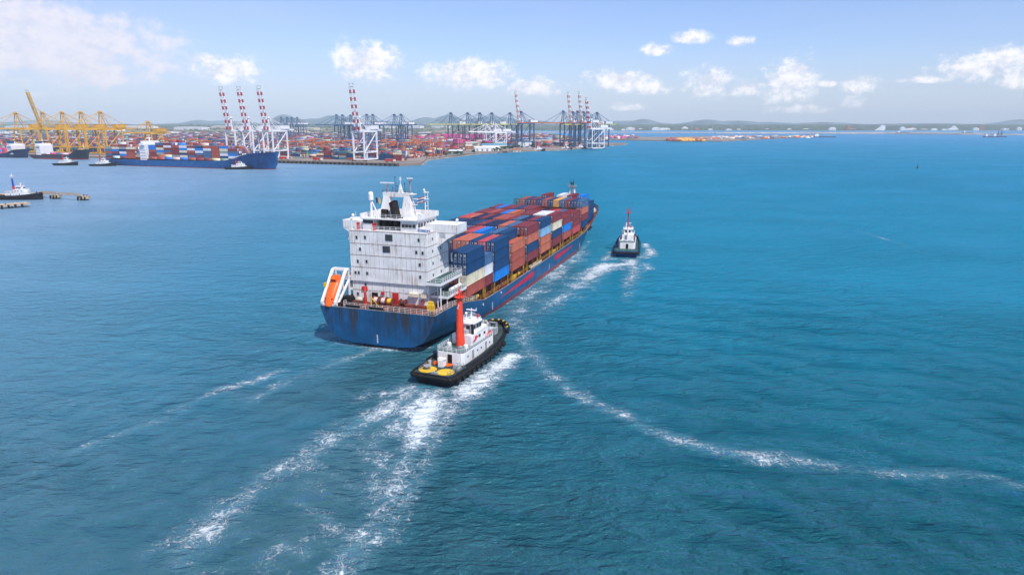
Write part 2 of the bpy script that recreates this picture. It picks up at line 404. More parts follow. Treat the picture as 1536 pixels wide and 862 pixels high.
    dist = t.n('ShaderNodeVectorMath', operation='LENGTH'); t.L.new(P, dist.inputs[0])
    # colour of the water body: teal with broad natural patches
    big = t.noise(t.mapping(P, scale=(.004, .0016, 1), rot=(0, 0, R(12))), 1.0, 5, .6)
    big2 = t.noise(t.mapping(P, scale=(.03, .014, 1)), 1.0, 4, .6)
    base = t.mix(t.ss(big, .3, .7), WATER_A, WATER_B)
    base = t.mix(t.m('MULTIPLY', t.ss(big2, .4, .75), .35), base, WATER_C)
    sy = t.n('ShaderNodeSeparateXYZ'); t.L.new(P, sy.inputs[0])
    deep = t.ss(t.m('ADD', sy.outputs[1], t.m('MULTIPLY', t.m('SUBTRACT', big2, .5), 60)), 60.0, 235.0)   # brightening with distance, as from grazing reflection, painted into the colour
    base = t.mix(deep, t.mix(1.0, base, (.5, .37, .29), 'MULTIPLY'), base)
    cloud_sheen = t.ss(t.m('ADD', sy.outputs[0], t.m('MULTIPLY', t.m('SUBTRACT', big, .5), 160)), 60.0, -360.0)  # pale reflection of the left cloud, painted into the water colour
    base = t.mix(t.m('MULTIPLY', cloud_sheen, .9), base, (.21, .335, .465))
    base = t.mix(t.m('MULTIPLY', mu_, .55), base, (.035, .085, .095))
    # foam lace
    wv = t.n('ShaderNodeVectorMath', operation='ADD'); nz = t.n('ShaderNodeTexNoise'); nz.inputs['Scale'].default_value = .35; nz.inputs['Detail'].default_value = 4
    t.L.new(P, nz.inputs['Vector']); sc = t.n('ShaderNodeVectorMath', operation='SCALE'); t.L.new(nz.outputs['Color'], sc.inputs[0]); sc.inputs['Scale'].default_value = 5.5
    t.L.new(P, wv.inputs[0]); t.L.new(sc.outputs[0], wv.inputs[1]); PW = wv.outputs[0]
    def lace(scale):
        v = t.n('ShaderNodeTexVoronoi', feature='DISTANCE_TO_EDGE'); v.inputs['Scale'].default_value = scale; t.L.new(PW, v.inputs['Vector']); return v.outputs['Distance']
    l1, l2 = lace(.42), lace(1.25)
    web = t.m('MAXIMUM', t.ss(l1, .16, .0), t.m('MULTIPLY', t.ss(l2, .2, .0), .8))
    cl = t.noise(PW, .16, 4, .6); fn = t.noise(PW, 1.6, 6, .7); fn2 = t.noise(PW, 6.0, 4, .7)
    x = t.m('ADD', t.m('MULTIPLY', fo_, 1.1), t.m('MULTIPLY', t.m('SUBTRACT', cl, .5), 2.0))
    x = t.m('ADD', x, t.m('MULTIPLY', t.m('SUBTRACT', fn, .5), 1.7))
    x = t.m('ADD', x, t.m('MULTIPLY', t.m('SUBTRACT', fn2, .5), .9))
    x = t.m('ADD', x, t.m('MULTIPLY', t.m('SUBTRACT', web, .5), .42))
    foamf = t.m('MULTIPLY', t.ss(x, .56, 1.18), t.ss(fo_, .02, .25))
    milky = t.m('MULTIPLY', t.ss(t.m('ADD', fo_, t.m('MULTIPLY', t.m('SUBTRACT', cl, .5), .8)), .08, .9), .72)   # aerated water under the foam
    # a few small whitecap flecks elsewhere
    base = t.mix(milky, base, (.13, .27, .34))
    c = t.mix(foamf, base, (.66, .72, .76))
    far = t.ss(dist.outputs['Value'], 90.0, 1500.0)
    ro = t.m('ADD', t.m('MULTIPLY', far, .22), .10)
    # chop
    q = t.mapping(P, scale=(1, 1.9, 1), rot=(0, 0, R(-14)))
    h1 = t.noise(q, .16, 3, .5, dist=.6); h2 = t.noise(t.mapping(P, scale=(1, 2.1, 1), rot=(0, 0, R(8))), .42, 4, .55, dist=.5)
    h3 = t.noise(t.mapping(P, scale=(1, 1.8, 1), rot=(0, 0, R(-25))), 1.5, 3, .6)
    fine_fade = t.ss(dist.outputs['Value'], 500.0, 110.0, .25, 1.0)
    hh = t.m('ADD', t.m('MULTIPLY', h1, 1.5), t.m('MULTIPLY', h2, .85))
    hh = t.m('ADD', hh, t.m('MULTIPLY', t.m('MULTIPLY', h3, .22), fine_fade))
    hh = t.m('MULTIPLY', hh, t.m('SUBTRACT', 1.0, t.m('MULTIPLY', ca_, .55)))
    hh = t.m('ADD', hh, t.m('MULTIPLY', foamf, .08))
    gust = t.noise(t.mapping(P, scale=(.012, .02, 1), rot=(0, 0, R(30)), loc=(5, 2, 0)), 1.0, 4, .6)      # wind patches
    hh = t.m('MULTIPLY', hh, t.ss(gust, .3, .7, .6, 1.25))
    bp = t.n('ShaderNodeBump'); t.L.new(hh, bp.inputs['Height']); bp.inputs['Distance'].default_value = 1.7
    t.L.new(t.ss(dist.outputs['Value'], 4000.0, 200.0, .25, 1.0), bp.inputs['Strength'])
    m.node_tree.nodes.remove(b)
    df = t.n('ShaderNodeBsdfDiffuse'); gl = t.n('ShaderNodeBsdfGlossy'); fr = t.n('ShaderNodeFresnel'); fr.inputs['IOR'].default_value = 1.333
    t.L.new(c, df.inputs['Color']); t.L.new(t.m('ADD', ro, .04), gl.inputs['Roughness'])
    t.L.new(t.mix(cloud_sheen, (.26, .66, .96), (.72, .84, 1.0)), gl.inputs['Color'])      # reflections tinted blue by hand, paler at left to suggest mirrored cloud
    for nd in (df, gl, fr): t.L.new(bp.outputs[0], nd.inputs['Normal'])
    mx = t.n('ShaderNodeMixShader'); t.L.new(t.m('MULTIPLY', fr.outputs[0], t.m('SUBTRACT', 1.0, t.m('MULTIPLY', foamf, .9))), mx.inputs[0])
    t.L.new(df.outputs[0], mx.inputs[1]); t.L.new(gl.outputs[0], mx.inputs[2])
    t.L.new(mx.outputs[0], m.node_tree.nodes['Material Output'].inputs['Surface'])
    me.materials.append(m)
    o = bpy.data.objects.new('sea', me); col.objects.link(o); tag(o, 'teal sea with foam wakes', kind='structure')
WATER_A, WATER_B, WATER_C = (.003, .165, .25), (.004, .20, .31), (.005, .23, .35)
build_sea()

# ------------------------------------------------------------------ haze, land, hills
def struct(o, label=None): return tag(o, label, kind='structure')
def haze():
    o = MB().box(-14500, 14500, -900, 14000, -2, 262).build('haze', [])
    m = bpy.data.materials.new('sea haze'); m.use_nodes = True; nt = m.node_tree; nt.nodes.clear()
    out = nt.nodes.new('ShaderNodeOutputMaterial'); v = nt.nodes.new('ShaderNodeVolumePrincipled')
    v.inputs['Color'].default_value = (.78, .92, 1, 1); v.inputs['Density'].default_value = HAZE; v.inputs['Anisotropy'].default_value = -.15
    nt.links.new(v.outputs[0], out.inputs['Volume']); o.data.materials.append(m)
    tag(o, 'pale sea haze', kind='stuff')
HAZE = .75e-4
haze()

QO = Vector((-142.0, 871.0)); QA = Vector((.922, -.387)).normalized(); QN = Vector((.387, .922)).normalized()   # quay corner, along, inland
QROT = math.atan2(QA.y, QA.x)
def qp(a, b, z=0): p = QO + QA * a + QN * b; return (p.x, p.y, z)
shore = [(-142, 871), (-117, 893), (-124, 1010), (-100, 1092), (-62, 1214), (-22, 1286), (30, 1352), (92, 1400), (150, 1500), (205, 1635), (285, 1785), (312, 1890), (262, 1905), (232, 2040), (330, 2330), (640, 2130), (1080, 2700), (1330, 3000), (1300, 3120), (900, 3100), (640, 2800), (300, 2900), (-200, 3600), (-900, 4300)]
LAND_Z = 3.0
land_poly = [tuple(qp(-4200, 0)[:2])] + shore + [(-1800, 6000), (-9000, 6000), (-9000, 3000)]
lm = paint('port apron', (.27, .22, .19), .9, .2, .01, .3, (.2, .17, .15), szone=(.05, .05, 1))
MB().prism(land_poly, -1.0, LAND_Z).build('port_ground', lm); struct(bpy.data.objects['port_ground'], 'concrete port ground')
# rubble / revetment strip along the receding shore, and the quay face with fenders
s = MB(); rs = np.random.default_rng(5)
for a, b in zip(shore[1:12], shore[2:13]):
    a = Vector(a); b = Vector(b); L = (b - a).length; n = int(L / 2.2)
    for i in range(n):
        p = a.lerp(b, i / n); k = rs.uniform(.8, 2.0); dz = rs.uniform(0, 1.6); off = rs.uniform(-.5, 2.2)
        q_ = p + Vector(((b - a).y, -(b - a).x)).normalized() * off
        s.beam((q_.x, q_.y, -.6), (q_.x + rs.uniform(-.6, .6), q_.y + rs.uniform(-.6, .6), dz + .6), k * 1.6, k, k * .7, k * .5)
o = s.build('rock_revetment', M['concrete']); tag(o, 'pale rubble edge along the receding shore of the port', kind='stuff')
E = empty('container_quay', qp(0, 0), QROT, 'long brown concrete quay edge lined with black fenders below the white gantry cranes', 'quay')
s = MB().box(-420, 0, .0, 1.6, .2, LAND_Z + .45); s.box(-420, 0, -.35, 0, .4, LAND_Z - .2); s.build('quay_face', M['quay_face'], E)
for i in range(36):
    x = -6 - i * 7.0
    MB().box(x - 1.2, x + 1.2, -1.6, -.36, .5, 2.9).build('fender', M['rubber'], E)
for i in range(24):
    x = -8 - i * 10.5
    MB().tube((x, 1, LAND_Z + .45), (x, 1, LAND_Z + 1.1), .35, .45, 8).build('bollard', M['black'], E)

def terrain(name, x0, x1, nx, y0, y1, ny, hf, mat, label):
    xs = np.linspace(x0, x1, nx); ys = np.linspace(y0, y1, ny); X, Y = np.meshgrid(xs, ys); Z = hf(X, Y)
    mb = MB(); idx = np.arange(nx * ny).reshape(ny, nx)
    fs = np.stack([idx[:-1, :-1], idx[:-1, 1:], idx[1:, 1:], idx[1:, :-1]], -1).reshape(-1, 4)
    mb.add(np.stack([X, Y, Z], -1).reshape(-1, 3).tolist(), fs.tolist(), True)
    return struct(mb.build(name, mat), label)
hill_m = paint('hazed hill scrub', (.10, .17, .19), .9, .3, .004)  # bluish tint stands for distance haze, put into the hill colour
wood_m = paint('wooded plain', (.05, .085, .045), .9, .35, .01)
HD = 9800.0
def nz(X, Y, k, seed):
    r2 = np.random.default_rng(seed); Z = np.zeros_like(X)
    for i in range(14):
        lam = k * r2.uniform(.25, 1.6); th = r2.uniform(0, 6.28); Z += lam / k * np.sin((X * math.cos(th) + Y * math.sin(th)) * 6.283 / lam + r2.uniform(0, 6.28))
    return Z / 4
peaks = [(-200, 30, 12), (300, 26, 5), (330, 60, 4), (427, 24, 13), (470, 40, 7), (497, 26, 12), (530, 26, 10), (572, 40, 4), (640, 26, 9), (672, 30, 12), (740, 60, 10), (800, 40, 5), (930, 60, 4), (965, 24, 6), (1062, 34, 6), (1100, 50, 4), (1160, 40, 2.5), (1230, 60, 1.5), (1400, 70, 1), (1530, 36, 6), (1600, 60, 9), (60, 60, 5), (-60, 60, 8)]
def hillf(X, Y):
    px = 768 + F * X / (Y * math.cos(PIT) + 12)
    e = np.zeros_like(X)
    for c_, w_, h_ in peaks: e = np.maximum(e, (h_ + 1) * np.exp(-((px - c_) / w_) ** 2))
    top = 50 + (e + .6) * HD / F + nz(X, Y, 700, 1) * 5
    prof = np.exp(-((Y - HD) / 750.0) ** 2)
    return np.minimum((top) * prof, 250) - 2
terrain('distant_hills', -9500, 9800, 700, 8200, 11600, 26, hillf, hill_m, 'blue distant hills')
def plainf(X, Y):
    shore_y = 5950 + 250 * np.sin(X / 1900.0) + 120 * np.sin(X / 700.0 + 1)
    base = np.clip((Y - shore_y) / 120, -1, 1) * 6
    return base + np.clip((Y - shore_y) / 1800, 0, 1) * 42 + np.clip((Y - shore_y) / 200, 0, 1) * (nz(X, Y, 300, 4) * 4)
terrain('far_shore_land', -9800, 9800, 900, 5700, 8600, 60, plainf, wood_m, 'low wooded far shore')
s = MB(); r3 = np.random.default_rng(11)
def leafclump(mb, x, y, z, r, n, rr=None):
    rr = rr or r3
    for i in range(n):
        a = rr.uniform(0, 6.28); e = math.acos(rr.uniform(-.3, 1)); k = rr.uniform(.55, 1)
        c = Vector((x + r * k * math.sin(e) * math.cos(a), y + r * k * math.sin(e) * math.sin(a), z + r * k * .8 * math.cos(e)))
        u = Vector(rr.normal(size=3)).normalized(); v = u.orthogonal().normalized(); L = r * rr.uniform(.22, .42)
        mb.cur = int(rr.integers(0, 2)); mb.add([c - u * L, c - v * L * .8, c + u * L, c + v * L * .8], [(0, 1, 2, 3)])
for i in range(2600):
    x = r3.uniform(-6500, 7000); y = r3.uniform(5960, 7300)
    h = float(plainf(np.array([x]), np.array([y]))[0]) + 2
    leafclump(s, x, y, h, r3.uniform(6, 16), 9)
o = s.build('far_wood', [M['leafA'], M['leafB']]); tag(o, 'dark green wood along the far shore', kind='stuff')
# breakwater: long pale strip on the right, seen edge on
bw = [at(1075, 200.5), at(1200, 200.6), at(1330, 201.2), at(1440, 202.3), at(1700, 204)]
s = MB()
for a, b in zip(bw, bw[1:]):
    a = Vector(a); b = Vector(b); d = (b - a).normalized(); n = Vector((-d.y, d.x))
    s.prism([tuple(a), tuple(b), tuple(b + n * 34), tuple(a + n * 34)], -.5, 3.2)
    s.prism([tuple(a + n * 30), tuple(b + n * 30), tuple(b + n * 38), tuple(a + n * 38)], -.5, 6.4)
o = s.build('breakwater', paint('pale rubble', (.55, .50, .47), .9, .15, .02)); tag(o, 'long pale breakwater crossing the water before the far shore', 'breakwater')
o = MB().prism([at(700 + 25, 199), at(1085, 199.5), at(1500, 199.3), at(1500, 198.9), at(1085, 198.9), at(725, 198.2)], -.5, 2.2).build('sand_spit', paint('sand', (.50, .42, .36), .9, .1, .02)); struct(o, 'pale sand spit')

# ------------------------------------------------------------------ shipping containers
CC = {'dark blue': (.008, .052, .15), 'navy': (.008, .022, .08), 'maroon': (.22, .035, .045), 'brick red': (.40, .085, .055), 'rust orange': (.52, .14, .075),
      'bright blue': (.01, .20, .62), 'pale blue': (.22, .42, .62), 'slate blue': (.06, .14, .27), 'cream': (.72, .64, .46), 'white': (.72, .72, .76),
      'yellow': (.80, .38, .05), 'coral red': (.52, .07, .08), 'teal': (.02, .17, .22), 'grey': (.30, .33, .34), 'magenta': (.60, .04, .22)}
CM = {}
def cmat(c):
    if c not in CM:
        m = paint('container ' + c, CC[c], .5, .10, .35, .35, tuple(.55 * x + .03 for x in CC[c]), fine=.05, szone=(1.2, 1.2, .25)); CM[c] = m
    return CM[c]
M['bars'] = paint('locking bars', (.42, .42, .44), .45, .1, 2)
LC, WC = 12.19, 2.44
def container_mesh(c, L=LC, Hc=2.75):
    mb = MB(); y0, y1 = -WC / 2, WC / 2; g = .09
    mb.box(.12, L - .12, y0 + .075, y1 - .075, .10, Hc - .07)
    n = int(L / .56)
    for sd_, yo in ((-1, y0), (1, y1)):            # corrugated sides
        top = []; p = .14; st = (L - .28) / n
        for i in range(n):
            a = p + i * st
            top += [(a, .07), (a + st * .28, .035), (a + st * .5, .035), (a + st * .78, .07)]
        top.append((L - .14, .07)); vs = [(x, yo - sd_ * d, z) for z in (.16, Hc - .13) for x, d in top]; k = len(top)
        mb.add(vs, [(i, i + 1, k + i + 1, k + i) if sd_ < 0 else (i + 1, i, k + i, k + i + 1) for i in range(k - 1)])
    for i in range(int(L / 1.1)):                  # roof ribs
        x = .6 + i * 1.1; mb.box(x, x + .5, y0 + .16, y1 - .16, Hc - .068, Hc - .03)
    for y in (y0 + g / 2, y1 - g / 2):
        mb.beam((0, y, Hc - g / 2), (L, y, Hc - g / 2), g); mb.beam((0, y, g), (L, y, g), g, g * 1.6)
        for x in (.08, L - .08): mb.box(x - .08, x + .08, y - g / 2 - .005, y + g / 2 + .005, 0, Hc)
    for x in (.05, L - .05):
        for z in (.07, Hc - .07): mb.beam((x, y0, z), (x, y1, z), .1, .13)
    me = mb.build('tmp', cmat(c)); d = me.data; bpy.data.objects.remove(me); d.name = 'container'
    return d
def door_mesh(c):
    mb = MB(); y0, y1 = -WC / 2, WC / 2
    mb.mat(0).box(.03, .10, y0 + .1, -.02, .16, 2.6); mb.box(.03, .10, .02, y1 - .1, .16, 2.6)
    mb.mat(1)
    for y in (-.85, -.38, .38, .85):
        mb.beam((.0, y, .12), (.0, y, 2.63), .055)
        for z in (.4, 1.05, 1.75, 2.35): mb.box(-.035, .03, y - .07, y + .07, z - .05, z + .05)
    for y in (-.6, .6): mb.box(-.04, .02, y - .25, y + .25, 1.12, 1.2)
    mb.box(-.01, .03, -.95, -.5, 1.8, 2.3); mb.box(-.01, .03, .1, .34, 1.9, 2.25)
    me = mb.build('tmp', [cmat(c), M['bars']]); d = me.data; bpy.data.objects.remove(me); d.name = 'door'
    return d
CMESH = {}; DMESH = {}
def place_container(c, x, y, z, root_m, rz, label, group, L=LC, door=True):
    key = (c, L)
    if key not in CMESH: CMESH[key] = container_mesh(c, L)
    o = bpy.data.objects.new('container', CMESH[key]); col.objects.link(o)
    o.location = root_m @ Vector((x, y, z)); o.rotation_euler = (0, 0, rz)
    tag(o, label, 'container', group)
    if door:
        if c not in DMESH: DMESH[c] = door_mesh(c)
        d = bpy.data.objects.new('door', DMESH[c]); col.objects.link(d); d.parent = o
    return o
ORD = ['starboard-edge', 'second', 'third', 'fourth', 'fifth', 'sixth', 'seventh', 'eighth', 'ninth', 'tenth', 'eleventh', 'port-edge']
BAYN = ['first', 'second', 'third', 'fourth', 'fifth', 'sixth', 'seventh', 'eighth', 'ninth', 'tenth', 'eleventh', 'twelfth', 'thirteenth', 'fourteenth', 'fifteenth', 'sixteenth', 'seventeenth', 'eighteenth']

# ------------------------------------------------------------------ the big container ship, local frame x = forward, y = port
SO = Vector((-18.91, 188.73, 0)); SH = R(90 - 18.9)
HULL = [  # x, deck z, [(half width, z) ... from keel to just under the deck]
    (-38.7, 9.3, [(0, .9), (6, .95), (9.3, 1.3), (11.9, 2.7), (13.6, 5.1), (14.5, 7.4)]),
    (-34, 9.3, [(0, -.3), (6, -.3), (9.2, .5), (12.2, 2.3), (13.8, 5.0), (14.7, 7.3)]),
    (-28, 9.1, [(0, -2), (6, -2), (9.0, -.3), (12.2, 1.9), (14.0, 4.6), (14.9, 7.0)]),
    (-20, 8.0, [(0, -3), (6.5, -3), (9.6, -1.2), (12.4, 1.2), (14.2, 3.8), (15, 6.0)]),
    (-8, 5.7, [(0, -3), (8, -3), (11.5, -1.8), (13.6, 0), (14.7, 2.2), (15, 4.4)]),
    (8, 5.4, [(0, -3), (10, -3), (13.8, -1.8), (14.8, 0), (15, 2), (15, 4)]),
    (30, 5.5, [(0, -3), (12, -3), (14.8, -1.8), (15, 0), (15, 2), (15, 4)]),
    (65, 5.8, [(0, -3), (12, -3), (14.9, -1.8), (15, 0), (15, 2), (15, 4)]),
    (95, 6.1, [(0, -3), (11, -3), (14.2, -1.8), (14.9, 0), (15, 2), (15, 4)]),
    (110, 6.6, [(0, -3), (8, -3), (12, -1.8), (13.2, 0), (14.2, 2.2), (14.8, 4.6)]),
    (120, 8.4, [(0, -3), (6, -3), (9.2, -1.8), (10.4, 0), (12.6, 3), (14.4, 6.2)]),
    (130, 11.2, [(0, -3), (4, -3), (6, -1.8), (7.2, 0), (10.4, 4.2), (13.4, 8.2)]),
    (139, 12.8, [(0, -3), (2, -3), (3.4, -1.8), (4.4, 0), (8.2, 5), (12.4, 9.6)]),
    (147, 13.3, [(0, -3), (.8, -3), (1.2, -1.8), (1.9, 0), (5.6, 5.4), (10.4, 10.2)]),
    (153, 13.6, [(0, -2), (.2, -2), (.3, -1), (.5, .6), (2.8, 6), (7.0, 10.6)]),
    (158, 13.9, [(0, 4), (.06, 4), (.1, 5), (.15, 6), (.5, 8.6), (2.4, 11.4)])]
DKW = {-38.7: 15, -34: 15, -28: 15, -20: 15, -8: 15, 8: 15, 30: 15, 65: 15, 95: 15, 110: 15, 120: 15, 130: 15, 139: 14.6, 147: 13.2, 153: 10.4, 158: 4.6}
def build_hull(root, mat, sx=1.0, sy=1.0, sz=1.0, x0=0.0, deck=None, fc=118, stations=HULL):
    rings = []; dk = []
    for x, dz, pr in stations:
        p = pr + [(DKW[x], dz)]
        X = x0 + x * sx
        rings.append([(X, -w * sy, z * sz) for w, z in reversed(p)] + [(X, w * sy, z * sz) for w, z in p[1:]])
        dk.append((X, DKW[x] * sy, dz * sz))
    mb = MB(); mb.loft(rings, closed=False, smooth=True, cap=False)
    mb.add(rings[0], [tuple(range(len(rings[0])))])                       # transom
    X, w, z = dk[-1]; n = len(rings[-1])
    mb.add(rings[-1] + [(X + 1.6 * sx, 0, z)] , [(i + 1, i, n) for i in range(n - 1)], True)  # stem
    hull = mb.build('hull', mat, root)
    md = hull.modifiers.new('e', 'EDGE_SPLIT'); md.split_angle = R(50)
    mb = MB(); vs = []; fs = []
    for X, w, z in dk:
        zz = z - (1.15 * sz if X > x0 + fc * sx else .12)
        vs += [(X, -w + .04, zz), (X, w - .04, zz)]
    for i in range(len(dk) - 1): fs.append((2 * i, 2 * i + 2, 2 * i + 3, 2 * i + 1))
    mb.add(vs, fs)
    mb.build('deck', deck or M['deck_red'], root)
    return dk
def hull_paint(name, blue, boot=(.30, .03, .035), zb=1.15, xfrom=-6.0, grime=.8):
    m = bpy.data.materials.new(name); m.use_nodes = True; t = NT(m.node_tree); b = m.node_tree.nodes['Principled BSDF']
    P = t.n('ShaderNodeTexCoord').outputs['Object']; sx = t.n('ShaderNodeSeparateXYZ'); t.L.new(P, sx.inputs[0])
    n = t.noise(P, .25, 5, .6); n2 = t.noise(P, 2.2, 4, .6)
    c = t.mix(t.ss(n, .3, .7), tuple(x * .72 for x in blue), tuple(x * 1.15 for x in blue))
    # faded, chalky patches and vertical run-off streaks, strongest on the transom
    st = t.noise(t.mapping(P, scale=(.5, .62, .05)), 1.0, 6, .7); st2 = t.noise(t.mapping(P, scale=(1.8, 2.2, .12)), 1.0, 4, .7)
    aft = t.ss(sx.outputs[0], -30.0, -38.0, .45, 1.0)
    f = t.m('MULTIPLY', t.m('MULTIPLY', t.ss(t.m('ADD', st, t.m('MULTIPLY', t.m('SUBTRACT', st2, .5), .6)), .44, .60), t.ss(sx.outputs[2], .5, 7.5, .12, 1.0)), t.m('MULTIPLY', aft, grime))
    c = t.mix(f, c, (.035, .034, .04))
    f2 = t.m('MULTIPLY', t.ss(st2, .6, .75), t.m('MULTIPLY', aft, grime * .5)); c = t.mix(f2, c, (.13, .07, .045))
    red = t.mix(t.ss(n2, .35, .7), tuple(x * .6 for x in boot), tuple(min(1, x * 1.3) for x in boot))
    edge = t.m('ADD', zb, t.m('MULTIPLY', t.m('SUBTRACT', n2, .5), .25))
    isred = t.m('MULTIPLY', t.m('LESS_THAN', sx.outputs[2], edge), t.ss(sx.outputs[0], xfrom - 10.0, xfrom + 2.0))
    c = t.mix(isred, c, red)
    t.L.new(c, b.inputs['Base Color']); b.inputs['Roughness'].default_value = .42; b.inputs['Specular IOR Level'].default_value = .35
    bp = t.n('ShaderNodeBump'); bp.inputs['Distance'].default_value = .05; t.L.new(t.noise(P, .5, 2, .5), bp.inputs['Height']); t.L.new(bp.outputs[0], b.inputs['Normal'])
    return m
ship = empty('container_ship', SO, SH, 'large blue hulled container ship with white superstructure, seen from astern in open water', 'container ship')
SM = Matrix.Translation(SO) @ Matrix.Rotation(SH, 4, 'Z')
hm = hull_paint('ship hull blue', (.006, .085, .22), grime=.95)
dk = build_hull(ship, hm)
# bulwark round the forecastle, hawse and rubbing edge
s = MB()
for (xa, wa, za), (xb, wb, zb) in zip(dk[10:], dk[11:]):
    for g in (-1, 1): s.beam((xa, g * (wa - .1), za - .05), (xb, g * (wb - .1), zb - .05), .22, .28)
s.beam((dk[-1][0], -4.5, 13.85), (dk[-1][0], 4.5, 13.85), .3)
s.build('bulwark_cap', M['rust'], ship)
s = MB()
for g in (-1, 1):
    for (xa, wa, za), (xb, wb, zb) in zip(dk[:10], dk[1:11]):
        s.beam((xa, g * (wa - .05), za + .02), (xb, g * (wb - .05), zb + .02), .2, .12)
s.beam((-38.65, -14.9, 9.32), (-38.65, 14.9, 9.32), .2, .14)
s.build('deck_edge', M['ship_white'] if 0 else M['steel'], ship)
# crimson wedge marks on each side
for g in (-1, 1):
    for tri in ([(4, 3.2), (33.6, 2.7), (36.2, 3.1), (36.6, 4.7), (34, 4.6), (20, 3.9)], [(92, 4.2), (65.5, 3.1), (62.6, 3.3), (62, 4.6), (64.5, 4.9), (78, 4.7)]):
        mb = MB(); pts = [(x, g * 15.03, z) for x, z in tri]; pts2 = [(x, g * 14.9, z) for x, z in tri]; n = len(tri)
        mb.add(pts + pts2, [tuple(range(n)), tuple(reversed(range(n, 2 * n)))] + [(i, (i + 1) % n, n + (i + 1) % n, n + i) for i in range(n)])
        mb.build('hull_mark', M['swoosh'], ship)
# draught marks: small white ticks at stern, midships and bow
for x, ax_ in ((-38.73, 'y'), (55, 'x'), (101, 'x'), (-2, 'x')):
    for i in range(5):
        mb = MB(); z = 1.5 + i * .42
        if ax_ == 'y': mb.box(x - .02, x + .05, -.1 - .16, -.1 + .16, z, z + .22)
        else: mb.box(x - .12, x + .12, -15.05, -14.95, z, z + .24)
        mb.build('draught_mark', M['white'], ship)
for x in (-14, -9, 5): MB().ring((x, -15.02, 4.6), (0, 1, 0), .3, .05, 12).build('load_mark', M['white'], ship)

# --- superstructure block
HX0, HX1, HW, HT = -32.0, -20.0, 10.2, 26.6
mb = MB().box(HX0 + .4, HX1, -HW, HW, 9.0, 14.3); mb.box(HX0, HX1, -HW, HW, 15.0, HT); mb.box(HX0 - .02, HX1 + .4, -HW - .25, HW + .25, 14.3, 15.0)
house = mb.build('superstructure', M['ship_white'], ship)
mb = MB()
for z in (12.0, 17.75, 20.7, 23.5, 26.5):
    off = .4 if z < 14 else 0
    mb.box(HX0 + off - .05, HX1 + .05, -HW - .05, HW + .05, z - .045, z + .045)
mb.build('deck_seam', M['seam'], house)
mb = MB()
for i in range(17):
    y = -HW + .6 + i * (2 * HW - 1.2) / 16
    mb.box(HX0 - .035, HX0 + .02, y - .035, y + .035, 15.0, HT)
    mb.box(HX0 + .365, HX0 + .42, y - .035, y + .035, 9.3, 14.3)
for i in range(9):
    x = HX0 + 1 + i * 1.28
    for g in (-1, 1): mb.box(x - .035, x + .035, g * HW - .035, g * HW + .035, 15.0, HT)
mb.build('stiffener', paint('shadowed seams', (.62, .58, .57), .6, .2, 1.2), house)
def window(x, t, z, w=.42, h=.62, face='aft', parent=None):
    mb = MB(); y = -t
    fr = MB()
    if face == 'aft':
        mb.box(x - .06, x + .05, y - w / 2, y + w / 2, z - h / 2, z + h / 2)
        fr.box(x - .09, x + .02, y - w / 2 - .09, y - w / 2, z - h / 2 - .09, z + h / 2 + .09); fr.box(x - .09, x + .02, y + w / 2, y + w / 2 + .09, z - h / 2 - .09, z + h / 2 + .09)
        fr.box(x - .09, x + .02, y - w / 2, y + w / 2, z + h / 2, z + h / 2 + .09); fr.box(x - .09, x + .02, y - w / 2, y + w / 2, z - h / 2 - .09, z - h / 2)
    else:
        g = -1 if t > 0 else 1; yy = g * HW if parent is None else y
        mb.box(x - w / 2, x + w / 2, yy - .05, yy + .06, z - h / 2, z + h / 2)
        fr.box(x - w / 2 - .08, x + w / 2 + .08, yy - .03, yy + .09, z + h / 2, z + h / 2 + .08); fr.box(x - w / 2 - .08, x + w / 2 + .08, yy - .03, yy + .09, z - h / 2 - .08, z - h / 2)
        fr.box(x - w / 2 - .08, x - w / 2, yy - .03, yy + .09, z - h / 2, z + h / 2); fr.box(x + w / 2, x + w / 2 + .08, yy - .03, yy + .09, z - h / 2, z + h / 2)
    w_ = mb.build('window', M['glass'], parent or house); fr.build('window_frame', M['steel'], ship if False else (parent or house))
    return w_
for t, z in [(-8.2, 24.9), (-5.9, 25.0), (8.2, 25.1), (-7.4, 22.1), (7.5, 22.2), (9.1, 22.1), (-8.2, 19.1), (-5.8, 19.2), (8.3, 19.3), (-9.0, 16.3), (-8.1, 16.3), (-5.8, 16.3), (8.3, 16.4)]:
    window(HX0, t, z)
for t, z in [(-6.6, 13.4), (-8.9, 10.9)]: window(HX0 + .4, t, z)
for x in (-29, -24.5):
    for z in (16.4, 19.2, 22.1, 25.0): window(x, 1, z, .4, .6, 'side')
for x in (-29, -24.5):
    for z in (16.4, 19.2, 22.1, 25.0): window(x, -1, z, .4, .6, 'side')
for t0, t1, z0, z1 in ((-.5, 1.4, 24.5, 26.0), (-1.3, .6, 21.7, 23.2)):
    mb = MB(); mb.box(HX0 - .08, HX0, -t1, -t0, z0, z1)
    for i in range(9):
        z = z0 + .08 + i * (z1 - z0 - .1) / 9; mb.box(HX0 - .13, HX0 - .07, -t1 + .06, -t0 - .06, z, z + .07)
    mb.build('louvre', paint('louvre grey', (.075, .08, .095), .6, .1, 2), house)
